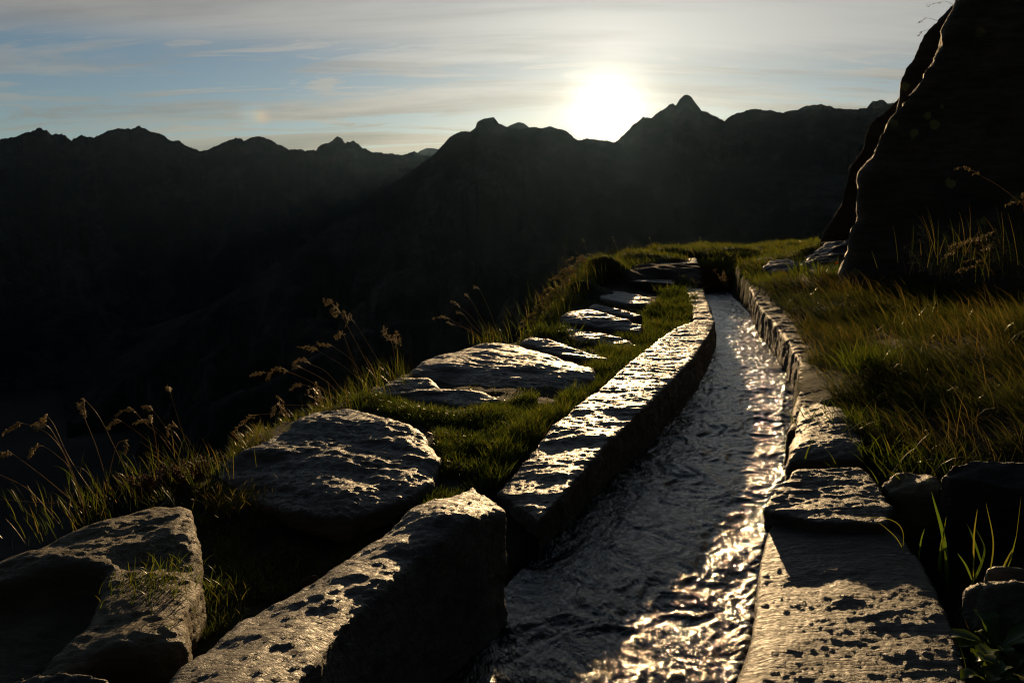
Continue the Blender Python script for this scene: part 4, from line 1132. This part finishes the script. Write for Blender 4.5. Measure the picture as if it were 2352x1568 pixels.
tag(blade_mesh('bank_grass', bp_, U(.05, .13, m_), 3.3 + rng.normal(0, .6, m_), U(.2, 1.1, m_), U(.6, 1.6, m_), U(.003, .006, m_), M_TURF, np.clip(rng.normal(.5, .25, m_), 0, 1), nseg=3, twist=U(0, 3.14, m_)), kind='stuff')
# broad blades in the gap at the lower right
cC = lambda a, b: (1972 + a * .3523, 1015.9 + b * .3523)
def ribbon(acc, path, w0, tint, face=(0.3, 1, 0)):
    n = len(path); t = np.linspace(0, 1, n)
    T = np.gradient(path, axis=0); T /= np.linalg.norm(T, axis=1)[:, None]
    S = np.cross(T, np.array(face, float)); S /= np.linalg.norm(S, axis=1)[:, None]
    w = w0 * np.sin(np.pi * np.clip(0.18 + 0.82 * t, 0, 1)) ** 0.7; w[-1] = w0 * .02
    fold = np.cross(T, S)
    co = np.concatenate([path - S * w[:, None], path + fold * (w * 0.35)[:, None], path + S * w[:, None]])
    q = [(k * n + i, (k + 1) * n + i, (k + 1) * n + i + 1, k * n + i + 1) for k in (0, 1) for i in range(n - 1)]
    acc.add(co, q, tint)
def broad(label, items, Y, group='broad bladed grasses in the lower right gap'):
    b = [aty(*cC(*it[0][0]), Y) for it in items]
    org = np.mean(b, 0); root = bpy.data.objects.new('broad_grass', None); link(root); root.location = [float(v) for v in org]
    tag(root, label, 'grass', group)
    for pts, wd, tint in items:
        dy = rng.normal(0, .03)
        W = np.array([aty(*cC(*p), Y + dy * i) for i, p in enumerate(pts)])
        acc = Acc(); ribbon(acc, bez(W, 18), wd, tint, (rng.normal(0, .5), 1, rng.normal(0, .3))); acc.build('blade', M_LEAF, root, org)
broad('taller broad grass with one long upright blade beside the slab edge', [([(580, 985), (560, 650), (475, 320)], .0048, .2), ([(530, 870), (548, 640), (572, 480)], .0035, .7), ([(590, 985), (575, 800), (560, 700)], .003, .3),
      ([(520, 830), (535, 700), (545, 610)], .003, .5), ([(385, 820), (405, 650), (430, 560)], .0016, .4), ([(325, 820), (260, 640), (110, 500)], .0008, .8), ([(290, 700), (285, 570), (200, 500), (0, 480)], .0009, .8)], 1.62)
broad('lower broad grass with folded and withered blades in front of the squared block', [([(740, 920), (800, 790), (820, 680), (765, 560)], .0042, .3), ([(750, 910), (752, 620), (775, 430)], .0014, .9), ([(800, 780), (740, 600), (695, 512)], .0025, .2),
      ([(910, 915), (955, 790), (1005, 690)], .0052, .85), ([(925, 915), (990, 760), (1030, 600)], .002, .6), ([(1010, 690), (1030, 600), (1060, 350)], .0008, .9), ([(850, 890), (878, 650), (830, 390)], .0012, .8),
      ([(740, 895), (700, 800), (645, 720)], .0018, .3), ([(660, 1090), (720, 960), (780, 850)], .0035, .2), ([(690, 1195), (720, 1090), (775, 1010)], .0055, .55), ([(650, 1080), (720, 1070), (760, 1010)], .002, .5)], 1.45)

def herb(name, px, py, z, n, ln, label, cat, group=None, up=0.5, tmin=.1, tmax=.6, asp=.22, mat=None):
    """leafy rosette: every leaf a part"""
    o = at(px, py, z); root = bpy.data.objects.new(name, None); link(root); root.location = [float(v) for v in o]
    tag(root, label, cat, group)
    for i in range(n):
        a = i * 2.4 + rng.random() * .5; l = ln * rng.uniform(.6, 1.1); u = up * rng.uniform(.5, 1.5)
        d = np.array([math.cos(a), math.sin(a), 0])
        P = np.array([o, o + d * l * .4 + [0, 0, l * u * .6], o + d * l * .8 + [0, 0, l * u * .75], o + d * l + [0, 0, l * u * .55]])
        acc = Acc(); path = bez(P, 18)
        nn = len(path); t = np.linspace(0, 1, nn)
        T = np.gradient(path, axis=0); T /= np.linalg.norm(T, axis=1)[:, None]
        S = np.cross(T, [0, 0, 1]); S /= np.linalg.norm(S, axis=1)[:, None] + 1e-9
        w = l * asp * np.sin(np.pi * np.clip(t, 0.03, 1) ** 1.3) ** 0.8
        rip = 1 + 0.12 * np.sin(t * 22 + a)
        co = np.concatenate([path - S * (w * rip)[:, None] + np.array([0, 0, 1]) * (w * .3)[:, None], path, path + S * (w * rip)[:, None] + np.array([0, 0, 1]) * (w * .3)[:, None]])
        q = [(k * nn + j, (k + 1) * nn + j, (k + 1) * nn + j + 1, k * nn + j + 1) for k in (0, 1) for j in range(nn - 1)]
        acc.add(co, q, rng.uniform(tmin, tmax)); acc.build('leaf', mat or M_LEAF, root, o)
GH = 'leafy herbs at the bottom right corner'
herb('leafy_herb', 2290, 1500, .055, 11, .075, 'green leafy rosette nearest the glittering brown rock', 'herb', GH)
herb('leafy_herb', 2235, 1530, .05, 10, .06, 'leafy rosette touching the corner of the broad slab', 'herb', GH)
herb('leafy_herb', 2320, 1560, .05, 12, .07, 'yellowing leafy rosette cut off at the bottom right corner', 'herb', GH, tmin=.4, tmax=.9)
herb('leafy_herb', 2270, 1575, .05, 10, .055, 'low leafy rosette at the picture bottom between two larger ones', 'herb', GH)

def spray(name, px, py, Y, hgt, n, label, cat, group=None, sc=1.0, leaf=(.004, .009), lean=0.0, mat=None, smat=None, wide=.5, part='leaves'):
    o = aty(px, py, Y); root = bpy.data.objects.new(name, None); link(root); root.location = [float(v) for v in o]
    tag(root, label, cat, group)
    A = Acc(); B = Acc()
    for i in range(n):
        a = rng.uniform(0, 6.28); s = rng.uniform(0, wide) 
        d = np.array([math.cos(a) * s + lean, math.sin(a) * s, 1.0]); L = hgt * rng.uniform(.5, 1.05)
        P = np.array([o + rng.normal(0, .01, 3), o + d * L * .5 + rng.normal(0, .01, 3), o + d * L * np.array([1.1, 1.1, .95])])
        path = bez(P, 16); co, q = tube_arrays(path, .0009 * sc, .0005 * sc, 3); A.add(co, q, .5)
        for j in range(int(14)):
            u = rng.uniform(.3, 1); p = path[int(u * (len(path) - 1))]
            rd = rng.normal(size=3); rd /= np.linalg.norm(rd); rd[2] = abs(rd[2])
            e = p + rd * hgt * .10 * rng.uniform(.3, 1)
            co, q = tube_arrays(np.array([p, (p + e) / 2, e]), .0004 * sc, .0003 * sc, 3); A.add(co, q, .5)
            spikelet(B, e, rd + rng.normal(size=3) * .4, rng.uniform(*leaf) * sc, .0022 * sc, rng.random())
    A.build('stems', smat or M_STRAW, root, o); B.build(part, mat or M_SEED, root, o)
spray('flowering_herb', 1845, 785, 5.1, .24, 12, 'pale branching seeding herb glowing at the outer side of the curved slab', 'herb', sc=1.7, lean=-.12, part='seed_heads')
spray('flowering_herb', 1672, 665, 7.9, .20, 6, 'small pale seeding herb hanging over the far end of the channel', 'herb', sc=2.2, lean=-.5, part='seed_heads')
spray('flowering_herb', 726, 935, 2.6, .095, 5, 'short upright seeding herb on top of the big grey boulder', 'herb', sc=1.0, wide=.15, lean=-.05, part='seed_heads', leaf=(.003, .006))
spray('flowering_herb', 665, 955, 2.55, .07, 4, 'tiny drooping seeding herb on the left shoulder of the big grey boulder', 'herb', sc=.9, wide=.4, lean=-.6, part='seed_heads', leaf=(.003, .006))
spray('flowering_herb', 650, 1225, 1.9, .05, 3, 'tiny brown seeding herb below the big grey boulder in shade', 'herb', sc=.7, wide=.3, part='seed_heads', leaf=(.003, .006))
for px, py, Y, lab in ((330, 1140, 1.85, 'left half of the low heather along the tan boulder top'), (400, 1120, 1.95, 'low heather shrub filling the notch between tan and grey boulders'),
                       (455, 1100, 2.05, 'small heather sprig touching the grey boulder end')):
    spray('heather_shrub', px, py, Y, .055, 90, lab, 'shrub', 'low heather shrubs between the two left boulders', sc=.85, mat=M_HEATH, smat=M_HEATH, wide=1.3, leaf=(.006, .011))

# yellow flower
fo = aty(1921, 604, 6.3); fb = aty(1915, 650, 6.3)
root = bpy.data.objects.new('yellow_flower', None); link(root); root.location = [float(v) for v in fb]
tag(root, 'single yellow flower in the grass at the foot of the outcrop', 'flower')
acc = Acc(); co, q = tube_arrays(bez([fb, (fb + fo) / 2 + [.02, 0, 0], fo], 14), .002, .0014, 4); acc.add(co, q, .2); acc.build('stem', M_LEAF, root, fb)
acc = Acc()
for i in range(16):
    a = i * 6.283 / 16; d = np.array([math.cos(a), -.35 + .2 * math.sin(a * 3), math.sin(a)])
    spikelet(acc, fo, d, .017, .0045, rng.random())
acc.build('petals', M_YELLOW, root, fb)

# ------------------------------------------------------------------ haze: the air of the valley
m, nt, g, out = newmat('air')
pv = nd(nt, 'ShaderNodeVolumePrincipled')
pv.inputs['Color'].default_value = (0.36, 0.62, 1.0, 1)
pv.inputs['Density'].default_value = 0.30e-5
pv.inputs['Anisotropy'].default_value = 0.72
g.l(pv.outputs[0], out.inputs['Volume'])
bm = bmesh.new(); bmesh.ops.create_cube(bm, size=1.0)
me = bpy.data.meshes.new('haze'); bm.to_mesh(me); bm.free(); me.materials.append(m)
hz = bpy.data.objects.new('haze', me); link(hz)
hz.scale = (46000, 46000, 3200); hz.location = (0, 0, 600)
tag(hz, kind='stuff')
